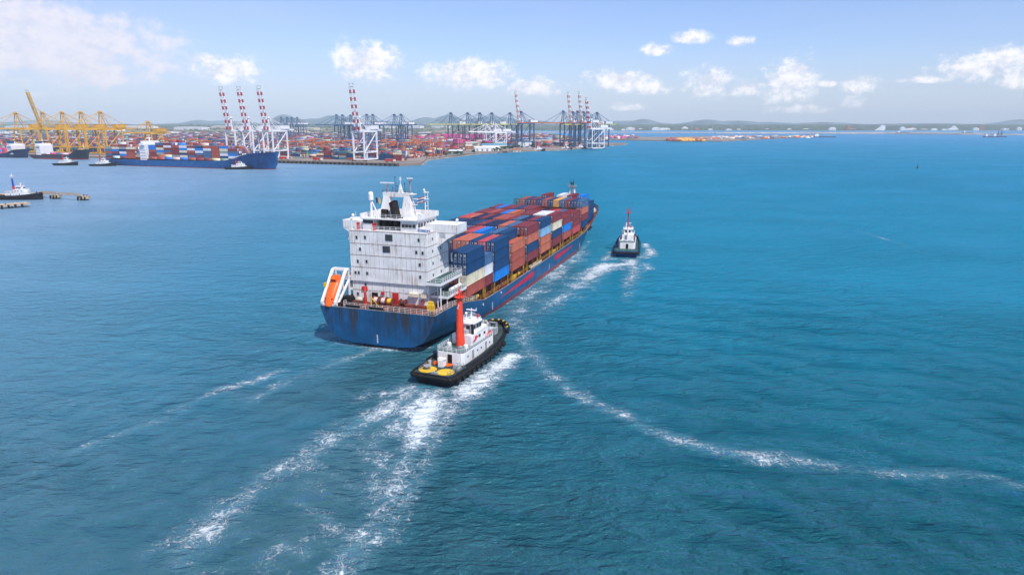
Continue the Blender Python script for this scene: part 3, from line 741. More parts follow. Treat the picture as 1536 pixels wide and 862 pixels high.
# starboard and port side platforms with rails
def platform(x0, x1, y0, y1, z, nm='side_platform'):
    p = MB().box(x0, x1, min(y0, y1), max(y0, y1), z - .65, z).build(nm, M['ship_white'], ship)
    MB().box(x0 + .1, x1 - .1, min(y0, y1) + .1, max(y0, y1) - .1, z + .003, z + .02).build('walkway', M['deck_green'], p)
    yo = y1; MB().rail([(x0, y0, z), (x0, yo, z), (x1, yo, z), (x1, y0, z)], 1.1, .08, 1.3).build('railing', M['ship_white'], p)
    return p
platform(-33.5, -21, -10.25, -14.2, 15.55); platform(-31, -17.5, -10.25, -14.8, 12.0)
platform(-32, -21, 10.25, 12.8, 15.55); platform(-31.5, -20, 10.25, 14.5, 12.4)
platform(-29, -25, 10.25, 12.4, 21.3, 'side_balcony'); platform(-29, -25, 10.25, 12.4, 24.2, 'side_balcony')
for x, y in ((-30.6, -14.4), (-18, -14.4), (-30.6, -12), (-32.8, -13.8), (-22, -13.8), (-31, 14.1), (-21, 14.1), (-30, 9)):
    mb = MB().tube((x, y, 8.9), (x, y, 11.4 if y < -14 or y > 10 else 14.9), .14, .14, 8); mb.build('pillar', M['ship_white'], ship)
mb = MB()
for i in range(3): mb.tube((-27 + i * 2.2, -13.6, 12.6), (-25.4 + i * 2.2, -13.6, 12.6), .42, .42, 12)
mb.build('liferaft_canister', M['white'], ship)
# lower aft wall fittings
def kit(nm, mb, m): return mb.build(nm, M[m], ship)
kit('door', MB().box(-31.75, -31.6, -2.2, -.6, 9.3, 11.9), 'red')
kit('door', MB().box(-31.72, -31.6, 3.4, 5.0, 9.3, 11.6), 'black')
kit('fire_box', MB().box(-31.9, -31.6, 6.2, 7.6, 11.9, 12.9), 'red'); kit('fire_box', MB().box(-31.9, -31.6, 1.6, 2.4, 11.3, 11.9), 'red')
kit('canopy', MB().box(-32.4, -31.6, -7.6, -5.3, 11.5, 12.3), 'cream'); kit('canopy', MB().box(-32.4, -31.6, -9.8, -8.4, 11.4, 12.5), 'cream')
for y in (-8.6,): kit('lifebuoy', MB().ring((-31.8, y, 10.4), (1, 0, 0), .42, .13, 16), 'orange')
kit('pipe', MB().tube((-31.5, -3.9, 9.3), (-31.5, -3.9, 11.5), .09).tube((-31.5, -3.9, 11.5), (-31.5, -3.0, 11.5), .09), 'red')
# winches on the poop: coloured drums
for y, m_, r in ((2.2, 'pinkwhite', 1.0), (.2, 'pinkwhite', 1.0), (-1.4, 'yellow', .95), (-4.8, 'rust', .9)):
    w_ = MB().tube((-34.3, y + .55, 10.5), (-34.3, y - .55, 10.5), r * .72, r * .72, 14).build('mooring_winch', M[m_], ship)
    fl = MB().tube((-34.3, y + .72, 10.5), (-34.3, y + .6, 10.5), r, r, 16).tube((-34.3, y - .6, 10.5), (-34.3, y - .72, 10.5), r, r, 16)
    fl.box(-34.9, -33.7, y - .9, y + .9, 9.2, 9.75); fl.build('drum_flange', M['deck_red'], w_)
for x, y, dx, dy, dz, m_ in ((-36.2, -7.6, 1.6, 2.4, 1.5, 'deck_red'), (-35.6, -10.0, 1.4, 2.6, 1.3, 'deck_red'), (-35.6, 6.6, 1.6, 2.6, 1.1, 'rust'), (-34.4, 9.8, 2.4, 2.2, 1.7, 'black'), (-33.4, 7.0, 1.8, 2.0, 1.2, 'cream'),
                            (-35.3, -12.4, 1.0, 1.6, 2.3, 'yellow'), (-34.2, -11.4, 1.2, 1.4, 1.4, 'white'), (-33.2, 11.6, 1.8, 1.6, 1.3, 'rust'), (-36.6, 1.5, 1.1, 1.4, .8, 'black'), (-36.4, -4.4, 1.2, 1.0, .9, 'rust')):
    mb = MB().box(x - dx / 2, x + dx / 2, y - dy / 2, y + dy / 2, 9.18, 9.2 + dz * .75); mb.prism([(x - dx / 2 + .15, y - dy / 2 + .15), (x + dx / 2 - .15, y - dy / 2 + .15), (x + dx / 2 - .15, y + dy / 2 - .15), (x - dx / 2 + .15, y + dy / 2 - .15)], 9.2 + dz * .75, 9.2 + dz)
    mb.tube((x, y - dy * .3, 9.2 + dz), (x, y + dy * .3, 9.2 + dz), .22, .22, 8); kit('deck_machinery', mb, m_)
kit('deck_crane', MB().tube((-34.6, 5.1, 9.2), (-34.6, 5.1, 12.2), .42, .28, 10).beam((-34.6, 5.1, 12.1), (-33.6, 5.6, 13.2), .3), 'red')
kit('pilot_davit', MB().tube((-36.0, -4.0, 9.2), (-36.0, 2.6, 9.2), .01).tube((-35.9, 2.8, 9.2), (-35.9, 2.8, 11.6), .14).beam((-35.9, 2.8, 11.6), (-36.6, .4, 9.6), .12), 'yellow')
for y in (10.5, 8.4, 3.0, -3.2, -6.2, -12.9, 13.0):
    kit('bitts', MB().tube((-37.6, y, 9.2), (-37.6, y, 10.0), .26, .3, 8).tube((-37.6, y - .8, 9.2), (-37.6, y - .8, 10.0), .26, .3, 8).box(-37.95, -37.25, y - 1.2, y + .4, 9.18, 9.35), 'black')
kit('mooring_chock', MB().box(-38.6, -38.0, 4.2, 8.0, 9.3, 10.0).box(-38.6, -38.0, -1.9, 1.8, 9.3, 10.0), 'black')
mb = MB().rail([(-38.5, 8.6, 9.35), (-38.5, -14.7, 9.35), (-30, -14.8, 9.25), (-20, -14.8, 8.1), (-13, -14.8, 6.9)], 1.15, .09, 1.5)
mb.rail([(-37.4, 8.6, 9.35), (-38.5, 8.6, 9.35)], 1.5, .1, 1.2).rail([(-31, 14.8, 9.25), (-20, 14.8, 8.1), (-10, 14.8, 6.2)], 1.1, .09, 1.6)
mb.build('railing', paint('rusty white rail', (.72, .60, .55), .6, .15, 2), ship)
# lifeboat launching frame at the port quarter
fr = MB()
for y in (11.0, 14.6):
    fr.beam((-38.4, y, 10.0), (-33.1, y, 17.0), .62, .5); fr.beam((-33.1, y, 17.0), (-31.9, y, 17.0), .5)
    fr.beam((-38.4, y, 10.0), (-37.6, y, 9.2), .6); fr.beam((-32.0, y, 16.8), (-32.0, y, 9.2), .34)
    fr.beam((-37.7, y, 9.2), (-31.6, y, 14.6), .42); fr.beam((-34.6, y, 12.0), (-34.6, y, 15.0), .2); fr.beam((-36.2, y, 10.6), (-36.4, y, 12.6), .2)
fr.beam((-33.1, 11.0, 17.0), (-33.1, 14.6, 17.0), .45); fr.beam((-38.3, 11.0, 9.55), (-38.3, 14.6, 9.55), .35)
fr.beam((-31.9, 11.0, 17.0), (-31.9, 14.6, 17.0), .4); fr.beam((-31.9, 11.0, 14.5), (-31.9, 14.6, 14.5), .3)
fr.build('lifeboat_davit', M['white'], ship)
MB().box(-36.4, -35.7, 14.7, 15.25, 13.2, 14.2).build('davit_winch_box', M['yellow'], ship)
# exhaust pipes, casing, wheelhouse, monkey island
WZ = 29.2
wh = MB(); wh.box(-30.6, -20.0, -7.2, -2.9, HT, WZ).box(-30.6, -20.0, 4.2, 7.2, HT, WZ).box(-27.5, -20.0, -2.9, 4.2, HT, WZ)
wh.box(-31.0, -19.6, -7.6, 7.6, WZ, WZ + .22)
wheel = wh.build('wheelhouse', M['ship_white'], ship)
MB().box(-27.9, -27.5, -2.9, 4.2, HT, WZ - .1).build('casing_recess', M['soot'], wheel)
for y in (-3.6, -4.5, -5.4, -6.4): window(-30.6, -y, 27.95, .75, .8, 'aft', wheel)
for x in (-29.6, -28.2, -26.6, -25.0, -23.4, -21.8): window(x, 7.2, 28.1, 1.1, .85, 'side', wheel)
for x in (-29.4, -27.6, -25.6): window(x, -7.2, 28.1, .8, .85, 'side', wheel)
for i in range(10): MB().box(-19.99, -19.93, -6.6 + i * 1.35, -5.5 + i * 1.35, 27.7, 28.7).build('window', M['glass'], wheel)
MB().box(-30.72, -30.6, 4.4, 7.0, 28.2, 28.9).build('aft_window_band', M['glass'], wheel)
MB().box(-27.4, -26.7, -2.2, 1.2, WZ + .22, WZ + .9).build('name_board', M['awning'], wheel)
mb = MB()
for a, b in (((-31, -7.6), (-19.6, -7.6)), ((-19.6, -7.6), (-19.6, 7.6)), ((-31, 7.6), (-19.6, 7.6))):
    mb.beam((*a, WZ + .75), (*b, WZ + .75), .12, 1.1)
mb.rail([(-31, 7.6, WZ + .2), (-31, -7.6, WZ + .2)], 1.1, .07, 1.4)
mb.build('roof_bulwark', M['ship_white'], wheel)
for x, y, r, h, lean in ((-29.2, -1.3, 1.0, 6.6, -.9), (-29.0, 2.2, .85, 4.7, .25)):
    p = MB().tube((x, y, HT), (x + .2, y + (.35 if lean < 0 else 0), HT + h * .62), r * .8, r * .85, 14)
    p = p.build('exhaust_pipe', M['soot'], ship)
    MB().tube((x + .2, y + (.35 if lean < 0 else 0), HT + h * .55), (x + .5, y + (.35 - lean * .9 if lean < 0 else .1), HT + h), r * 1.05, r * 1.08, 14).tube((x + .5, y + (.35 - lean * .9 if lean < 0 else .1), HT + h), (x + .52, y + (.4 - lean * .9 if lean < 0 else .1), HT + h + .1), r * 1.08, r * .8, 14).build('pipe_cowl', M['soot'], p)
for y in (.6, 1.3, -2.2): MB().tube((-28.6, y, HT), (-28.6, y, HT + 3.1), .3, .34, 10).build('exhaust_pipe', M['soot'], ship)
# gantry mast: two tapered pillars and a beam
mast = empty('mast', (0, 0, 0)); mast.parent = ship
for g in (-1, 1):
    y = g * 2.9; a = 1.55; b = .75
    MB().loft([[(-26 - a, y - a, WZ + .2), (-26 + a, y - a, WZ + .2), (-26 + a, y + a, WZ + .2), (-26 - a, y + a, WZ + .2)],
               [(-26 - b, y * .94 - b, 34.4), (-26 + b, y * .94 - b, 34.4), (-26 + b, y * .94 + b, 34.4), (-26 - b, y * .94 + b, 34.4)]], smooth=False).build('mast_pillar', M['ship_white'], mast)
MB().box(-26.7, -25.3, -3.7, 3.7, 34.2, 35.2).box(-26.9, -25.1, -4.6, -3.6, 34.85, 35.0).build('crossbeam', M['ship_white'], mast)
mb = MB().rail([(-26.7, -3.7, 35.2), (-26.7, 3.7, 35.2)], .7, .06, 1.2, 2); mb.build('railing', M['rust'], mast)
for y, h, w in ((2.8, 2.1, 3.7), (-3.3, 3.3, 1.4)):
    r_ = MB().tube((-26, y, 35.2), (-26, y, 35.2 + h), .28, .16, 8).box(-26.3, -25.7, y - .35, y + .35, 35.2 + h - .5, 35.2 + h - .15).build('radar_post', M['steel'], mast)
    MB().box(-26.15, -25.85, y - w / 2, y + w / 2, 35.2 + h, 35.2 + h + .28).build('radar_scanner', M['white'], r_)
mb = MB().loft([[(-26.4, -1.3, 35.2), (-25.6, -1.3, 35.2), (-25.6, -.3, 35.2), (-26.4, -.3, 35.2)], [(-26.1, -.9, 37.3), (-25.9, -.9, 37.3), (-25.9, -.7, 37.3), (-26.1, -.7, 37.3)]], smooth=False)
mb.tube((-26, -.8, 37.2), (-26, -.8, 39.0), .07).box(-26.1, -25.9, -1.0, -.6, 38.2, 38.7); mb.build('light_mast', M['white'], mast)
for y, h in ((.6, 3.6), (1.3, 1.2), (-1.9, 2.2), (.1, 1.6)): MB().tube((-26, y, 35.2), (-26, y, 35.2 + h), .05, .04, 6).ball((-26, y, 35.2 + h), .16, 6, 4).build('aerial', M['black'], mast)
for z in (31.0, 32.4, 33.8): MB().box(-26.2, -25.8, -5.2, -3.4, z, z + .1).build('lamp_bracket', M['white'], mast)
# port satellite dome on its tripod, starboard aerial mast
mb = MB().tube((-28.5, 5.9, WZ + .2), (-28.5, 5.9, 33.6), .32, .25, 10).tube((-28.5, 3.9, WZ + .2), (-28.5, 5.7, 33.2), .2, .16, 8); k_ = mb.build('dome_post', M['white'], ship)
MB().tube((-28.5, 5.9, 33.5), (-28.5, 5.9, 34.9), .62, .62, 14).ball((-28.5, 5.9, 34.9), .62, 12, 6).build('satellite_dome', M['white'], k_)
mb = MB().tube((-24, -6.2, WZ + .2), (-24, -6.2, 35.6), .14, .12, 8).tube((-24, -6.9, WZ + .2), (-24, -6.9, 35.4), .1, .08, 8)
for z in (30.8, 32, 33.1, 34.2, 35.2): mb.beam((-24, -6.2, z), (-24, -6.9, z), .1)
mb.box(-24.4, -23.6, -7.1, -6.0, 33.6, 33.75).box(-24.4, -23.6, -7.1, -6.0, 35.2, 35.35).ball((-24, -6.0, 35.8), .3, 8, 5); mb.build('signal_mast', M['white'], ship)
MB().tube((-31.2, 8.6, HT), (-31.2, 8.6, 31.0), .06, .04, 6).build('aerial', M['white'], ship)
k_ = MB().tube((-31.0, 10.0, HT), (-31.0, 10.0, 28.9), .1).ball((-31.0, 10.0, 29.2), .36, 10, 6).build('searchlight', M['white'], ship)
# bridge wings
def wing(g):
    mb = MB(); x0, x1 = -26.5, -20.4
    prof = [(7.2, 28.0), (15.4, 28.0), (15.4, 26.1), (12.8, 24.6), (10.2, 22.6), (10.2, 26.0), (7.2, 26.0)]
    n = len(prof)
    for xa, xb in ((x0, x0 + .2), (x1 - .2, x1)):
        vs = [(xa, g * y, z) for y, z in prof] + [(xb, g * y, z) for y, z in prof]
        mb.add(vs, [tuple(range(n)), tuple(reversed(range(n, 2 * n)))] + [(i, n + i, n + (i + 1) % n, (i + 1) % n) for i in range(n)])
    mb.box(x0, x1, min(g * 7.2, g * 15.4), max(g * 7.2, g * 15.4), 26.0, 26.25); mb.box(x0, x1, min(g * 15.2, g * 15.4), max(g * 15.2, g * 15.4), 26.1, 28.0)
    mb.box(x0, x1, min(g * 7.2, g * 15.4), max(g * 7.2, g * 15.4), 27.95, 28.1)
    w_ = mb.build('bridge_wing', M['ship_white'], ship)
    MB().box(x0 - .03, x0 + .02, min(g * 10.9, g * 12.4), max(g * 10.9, g * 12.4), 24.9, 26.0).build('wing_opening', M['grey'], w_)
    MB().tube((-23.5, g * 14.2, 28.1), (-23.5, g * 14.2, 28.7), .12).ball((-23.5, g * 14.2, 28.9), .38, 10, 6).build('searchlight', M['white'], w_)
wing(-1); wing(1)
# roof-edge rail, wind-breaks and red lockers on the bridge deck
mb = MB().rail([(-31.9, 10.1, HT), (-31.9, -10.1, HT)], 1.15, .1, 1.5).rail([(-31.9, -10.1, HT), (-26.5, -10.1, HT)], 1.1, .08, 1.3).rail([(-31.9, 10.1, HT), (-26.5, 10.1, HT)], 1.1, .08, 1.3)
mb.build('railing', M['ship_white'], ship)
for y in (8.5, 4.1): MB().box(-31.0, -30.4, y - .35, y + .35, HT, HT + 1.7).build('fire_locker', M['red'], ship)
MB().box(-30.4, -29.8, -7.4, -3.8, HT, HT + .75).box(-30.2, -29.6, -10, -7.6, HT, HT + .6).build('deck_box', M['blue_tarp'], ship)
MB().box(-27.9, -22, 7.3, 10.1, HT, HT + 1.6).build('flag_deck', M['ship_white'], ship)
# funnel side casing (dark) seen between the pipes
MB().box(-27.6, -26.5, -2.9, 4.2, WZ - .6, WZ + .15).build('casing_top', M['soot'], ship)
# provision crane jib on the starboard side forward of the house
MB().beam((-20, -11, 20.1), (-20, -11, 18.2), .3).beam((-20, -11, 20.1), (-12.6, -11.2, 16.6), .3).beam((-20, -11, 18.2), (-13, -11.2, 16.9), .2).build('provision_crane', M['white'], ship)
# hatch coaming, side stanchions, lashing bridges
mb = MB().box(-19.4, 133, -12.4, 12.4, 5.0, 8.55); mb.build('hatch_coaming', M['rust'], ship)
sd_y = paint('stanchion ochre', (.50, .27, .04), .6, .25, 1)
for b in range(11):
    x0 = -19.7 if b == 0 else (b - 1) * 14.9 - 14.9 + 14.9
BX = [-19.7, -7.4] + [14.9 * i for i in range(9)]
for i, x in enumerate(BX):
    L = 6.06 if i == 1 else LC
    w0 = 14.9 if x < 112 else 13.6
    for g in (-1, 1):
        zl = 5.3 if x > -9 else 6.4
        for k in range(3 if L > 7 else 2):
            xx = x + .5 + k * (L - 1) / (2 if L > 7 else 1)
            mb = MB().beam((xx, g * (w0 - .25), zl), (xx, g * (w0 - .25), 8.9), .32).beam((xx, g * (w0 - 2.3), 8.7), (xx, g * (w0 - .1), 8.85), .3); mb.build('stanchion', sd_y if k != 1 else M['rust'], ship)
        if L > 7:
            mb = MB().box(x + 3.5, x + 6.2, min(g * 13.0, g * 14.2), max(g * 13.0, g * 14.2), zl, zl + 1.3).tube((x + 8, g * 13.8, zl + .8), (x + 9.6, g * 13.8, zl + .8), .5, .5, 10); mb.build('deck_locker', M['yellow'] if i % 3 == 0 else (M['black'] if i % 3 == 1 else M['deck_red']), ship)
    if i not in (0, 1):
        mb = MB(); xx = x - 1.35
        mb.beam((xx, -w0, 11.6), (xx, w0, 11.6), .7, .25).beam((xx, -w0, 9.2), (xx, w0, 9.2), .5, .25)
        for j in range(13): yy = -w0 + .2 + j * (2 * w0 - .4) / 12; mb.beam((xx, yy, 5.6), (xx, yy, 12.7), .22)
        mb.beam((xx, -w0, 12.7), (xx, w0, 12.7), .1); mb.build('lashing_bridge', M['rust'], ship)
    else:
        mb = MB()
        for j in range(5): mb.beam((x - .15, -14.7 + j * 1.2, 6.4), (x - .15, -14.7 + j * 1.2, 9), .2)
        mb.build('lashing_post', M['deck_red'], ship)
g_ = MB().box(34, 46, -14.9, -14.3, 5.9, 6.5)
for k in range(14): g_.box(34.3 + k * .84, 34.7 + k * .84, -15.0, -14.2, 6.5, 6.65)
g_.build('gangway', M['cream'], ship)
mb = MB(); mb.rail([(-13, -14.9, 6.9), (-8, -14.9, 5.9), (110, -14.9, 6.7)], 1.0, .08, 2.4, 2); mb.rail([(-8, 14.9, 5.9), (110, 14.9, 6.7)], 1.0, .08, 2.4, 2); mb.build('side_railing', sd_y, ship)
# foremast and windlasses
fm = empty('foremast', (0, 0, 0)); fm.parent = ship
mb = MB()
for dx, dy in ((-1.3, -1.9), (-1.3, 1.9), (1.3, -1.9), (1.3, 1.9), (0, 0)): mb.tube((147.5 + dx, dy, 12), (147.5 + dx * .4, dy * .4, 22.2), .34, .26, 8)
mb.build('mast_leg', M['white'], fm)
MB().box(145.8, 149.2, -1.8, 1.8, 22.2, 22.5).rail([(145.8, -2.4, 22.5), (145.8, 2.4, 22.5)], 1, .07, 1).build('mast_platform', M['steel'], fm)
MB().tube((147, -.5, 22.5), (147, -.7, 25.4), .2, .14, 8).tube((147.3, .6, 22.5), (147.3, .9, 25.0), .22, .1, 8).box(146.6, 147.6, -.6, .6, 23.2, 24.1).build('mast_lamp', M['black'], fm)
for g in (-1, 1): MB().tube((141, g * 4, 13.0), (141, g * 7, 13.0), .9, .9, 12).box(140, 142, g * 5.5 - .6, g * 5.5 + .6, 12, 12.8).build('windlass', M['deck_green'], ship)
MB().box(136.2, 136.6, -12.6, 12.6, 12, 15.4).build('breakwater_plate', M['rust'], ship)
MB().box(134, 138.5, -13.7, -12.2, 11.9, 13.0).tube((137, -13.1, 13), (137, -13.1, 13.7), .5).build('deck_store', M['tan_wall'], ship)

# the free-fall lifeboat, on its cradle: a thing of its own
lb = empty('lifeboat', SM @ Vector((-36.0, 12.8, 12.2)), SH, 'orange enclosed lifeboat tilted on white launching frame at the stern', 'lifeboat')
lbm = Matrix.Rotation(R(-51), 4, 'Y')
rings = []
for i in range(13):
    u = i / 12; x = -4.2 + 8.4 * u; w = 1.55 * math.sin(math.pi * min(1, max(0, .04 + u * .93))) ** .42; hh = 1.25 * (math.sin(math.pi * min(1, .05 + u * .9)) ** .4)
    rings.append([tuple(lbm @ Vector((x, w * math.cos(a) * (.85 if math.sin(a) < 0 else 1), hh * math.sin(a) + .2))) for a in [j * math.pi / 7 for j in range(14)]])
MB().loft(rings).build('boat_hull', M['orange'], lb)
mb = MB(); c = [tuple(lbm @ Vector(v)) for v in [(2.0, -.8, .9), (3.7, -.8, .9), (3.7, .8, .9), (2.0, .8, .9), (2.2, -.65, 2.1), (3.4, -.65, 2.0), (3.4, .65, 2.0), (2.2, .65, 2.1)]]
mb.add(c, [(0, 3, 2, 1), (4, 5, 6, 7), (0, 1, 5, 4), (1, 2, 6, 5), (2, 3, 7, 6), (3, 0, 4, 7)]); ck = mb.build('steering_cupola', M['orange'], lb)
for y in (-.4, .4):
    mb = MB(); mb.beam(lbm @ Vector((2.08, y, 1.5)), lbm @ Vector((2.12, y, 1.85)), .3, .12); mb.build('window', M['black'], ck)
for x in (-2.6, -1.2, .2, 1.4):
    for g in (-1, 1): MB().beam(lbm @ Vector((x, g * .9, 1.0)), lbm @ Vector((x + .35, g * .9, 1.0)), .25, .18).build('grab_block', M['white'] if x > -2 else M['black'], lb)
# flags
fl = empty('flag', SM @ Vector((-24, -6.2, 33.0)), SH, 'small red white and blue ensign on the starboard signal mast', 'flag')
for i, m_ in enumerate(('red', 'white', 'blue_tarp', 'white', 'red')):
    mb = MB(); hgt = [.22, .22, .44, .22, .22]; z = [0, .22, .44, .88, 1.1][i]; pts = []
    for j in range(6): pts.append((-.25 * math.sin(j * 1.1) * j / 5 - .1, .1 + j * .42, z - j * .12))
    vs = pts + [(a, b, c_ + hgt[i]) for a, b, c_ in pts]; mb.add(vs, [(j, j + 1, 7 + j, 6 + j) for j in range(5)]); mb.build('flag_stripe', M[m_], fl)
for y, m_, lab in ((4.55, 'yellow', 'yellow signal flag hanging left of the gantry mast'), (4.9 + .4, 'awning', 'dark signal flag hanging beside the satellite dome')):
    mb = MB(); pts = [(0, 0, 0), (.1, .5, -.1), (-.05, .25, -1.5), (.05, -.15, -1.2)]; mb.add(pts + [(x + .04, y_, z_) for x, y_, z_ in pts], [(0, 1, 2, 3), (7, 6, 5, 4), (0, 4, 5, 1), (1, 5, 6, 2), (2, 6, 7, 3), (3, 7, 4, 0)])
    o = mb.build('signal_flag', M[m_]); o.location = SM @ Vector((-26.6, y, 33.9)); o.rotation_euler = (0, 0, SH); tag(o, lab, 'flag')

# --- the cargo
B_, N_, Mr, Br, Ro, BB, PB, SB, Cr, Wh, Ye, Co, Te = 'dark blue', 'navy', 'maroon', 'brick red', 'rust orange', 'bright blue', 'pale blue', 'slate blue', 'cream', 'white', 'yellow', 'coral red', 'teal'
# per bay: x, base, starboard column bottom-up, then tops from second row to port edge as (tiers, colour)
T4 = lambda *c: [(4, k) for k in c]; T3 = lambda *c: [(3, k) for k in c]
CARGO = [
    (-19.7, [Br, Cr, B_, B_], [(4, B_)] + [(2, N_), (2, B_), (2, N_)] + [None] * 7),
    (-7.4, [Mr, Wh, SB], [(3, SB), (3, Ro), (3, BB), (3, N_), (3, Mr), (3, B_), (3, N_), (3, Br), (3, B_), (3, N_), (3, Mr)]),
    (0.0, [BB, B_, B_, B_], T4(Co, B_, Ro, Ro, N_, Wh, B_, B_, Mr, N_, B_)),
    (14.9, [Br, Br, Ro], T4(B_, SB) + [(3, N_), (4, BB), (4, Co), (4, Mr), (4, SB), (4, Br), (4, B_), (4, N_), (4, B_)]),
    (29.8, [Mr, B_, Ro, Mr], T4(Mr, SB, Ro, N_, N_, Mr, B_, N_, N_, B_, B_)),
    (44.7, [Ro, Ro, PB, B_], T4(Mr, N_, SB, Mr, Br, Br, N_, Mr, N_, Ro, Co)),
    (59.6, [Mr, B_, Cr, Mr], T4(Wh, Wh, Mr, Mr) + [(3, Mr), (4, Ro), (4, BB), (4, Mr), (4, Br), (4, Mr), (4, Mr)]),
    (74.5, [Br, BB, Mr], T3(Mr, SB, Mr, Mr) + [(4, Mr), (4, Mr), (4, B_), (4, Mr), (4, Mr), (4, BB), (4, Mr)]),
    (89.4, [Co, Mr, Mr], T3(Mr, SB, Co, Mr, N_, Mr, BB, Mr, Mr, B_, Mr)),
    (104.3, [B_, Mr, Ro, SB], T4(B_, Mr, SB, Ye, B_, Br, B_, Mr, B_, Br, Te)),
    (119.2, [B_, B_, B_], [(4, BB), (3, B_), (4, Mr), (3, SB), (4, Wh), (3, Mr), (3, B_), (4, Mr), (3, B_), (3, Mr), (3, B_)]),
]
ZB, TH = 9.0, 2.83
TN = ['lowest', 'second', 'third', 'fourth', 'fifth', 'sixth', 'seventh']
shipcol = 'containers stacked on the deck of the big blue ship'
for bi, (x, side, rows) in enumerate(CARGO):
    L = 6.06 if bi == 1 else LC
    zb = ZB + (-.35 if 1 < bi < 9 else 0) + (.6 if bi == 10 else 0); hh = {}
    for r in range(12):
        if bi == 10 and r in (0, 11): yo = -13.4 * (1 if r == 0 else -1)
        y = -(15 - 1.3 - r * 2.49)
        if bi == 10: y *= .94
        if r == 0: items = [(k, c_) for k, c_ in enumerate(side)]
        else:
            sp = rows[r - 1]
            if sp is None: continue
            items = [(sp[0] - 1, sp[1])]
        n = items[-1][0] + 1; hh[r] = n
        if r > 0:       # more of the column where the neighbour on the starboard side is lower, or its aft face is open
            low = hh.get(r - 1, 0)
            alt = [Br, B_, Mr, N_, Ro, SB]
            for k in range(low, n - 1): items.insert(0, (k, alt[(k * 5 + r * 3 + bi) % 6]))
            aft_open = {0: 2, 2: 2, 9: 0, 1: 2}.get(bi, 0)
            for k in range(max(0, n - 1 - aft_open), n - 1):
                if k not in [q[0] for q in items]: items.insert(0, (k, alt[(k * 7 + r * 5 + bi) % 6]))
            if r == 11:
                for k in range(n - 1):
                    if k not in [q[0] for q in items] and bi > 7: items.insert(0, (k, alt[(k * 3 + bi) % 6]))
        for k, c_ in items:
            tier = 'top' if k == n - 1 else TN[k]
            lab = f"{c_} container, {tier} tier, {ORD[r]} row{' from starboard' if 0 < r < 11 else ''}, {BAYN[bi]} bay ahead of the house"
            place_container(c_, x, y, zb + k * TH, SM, SH, lab, shipcol, L)

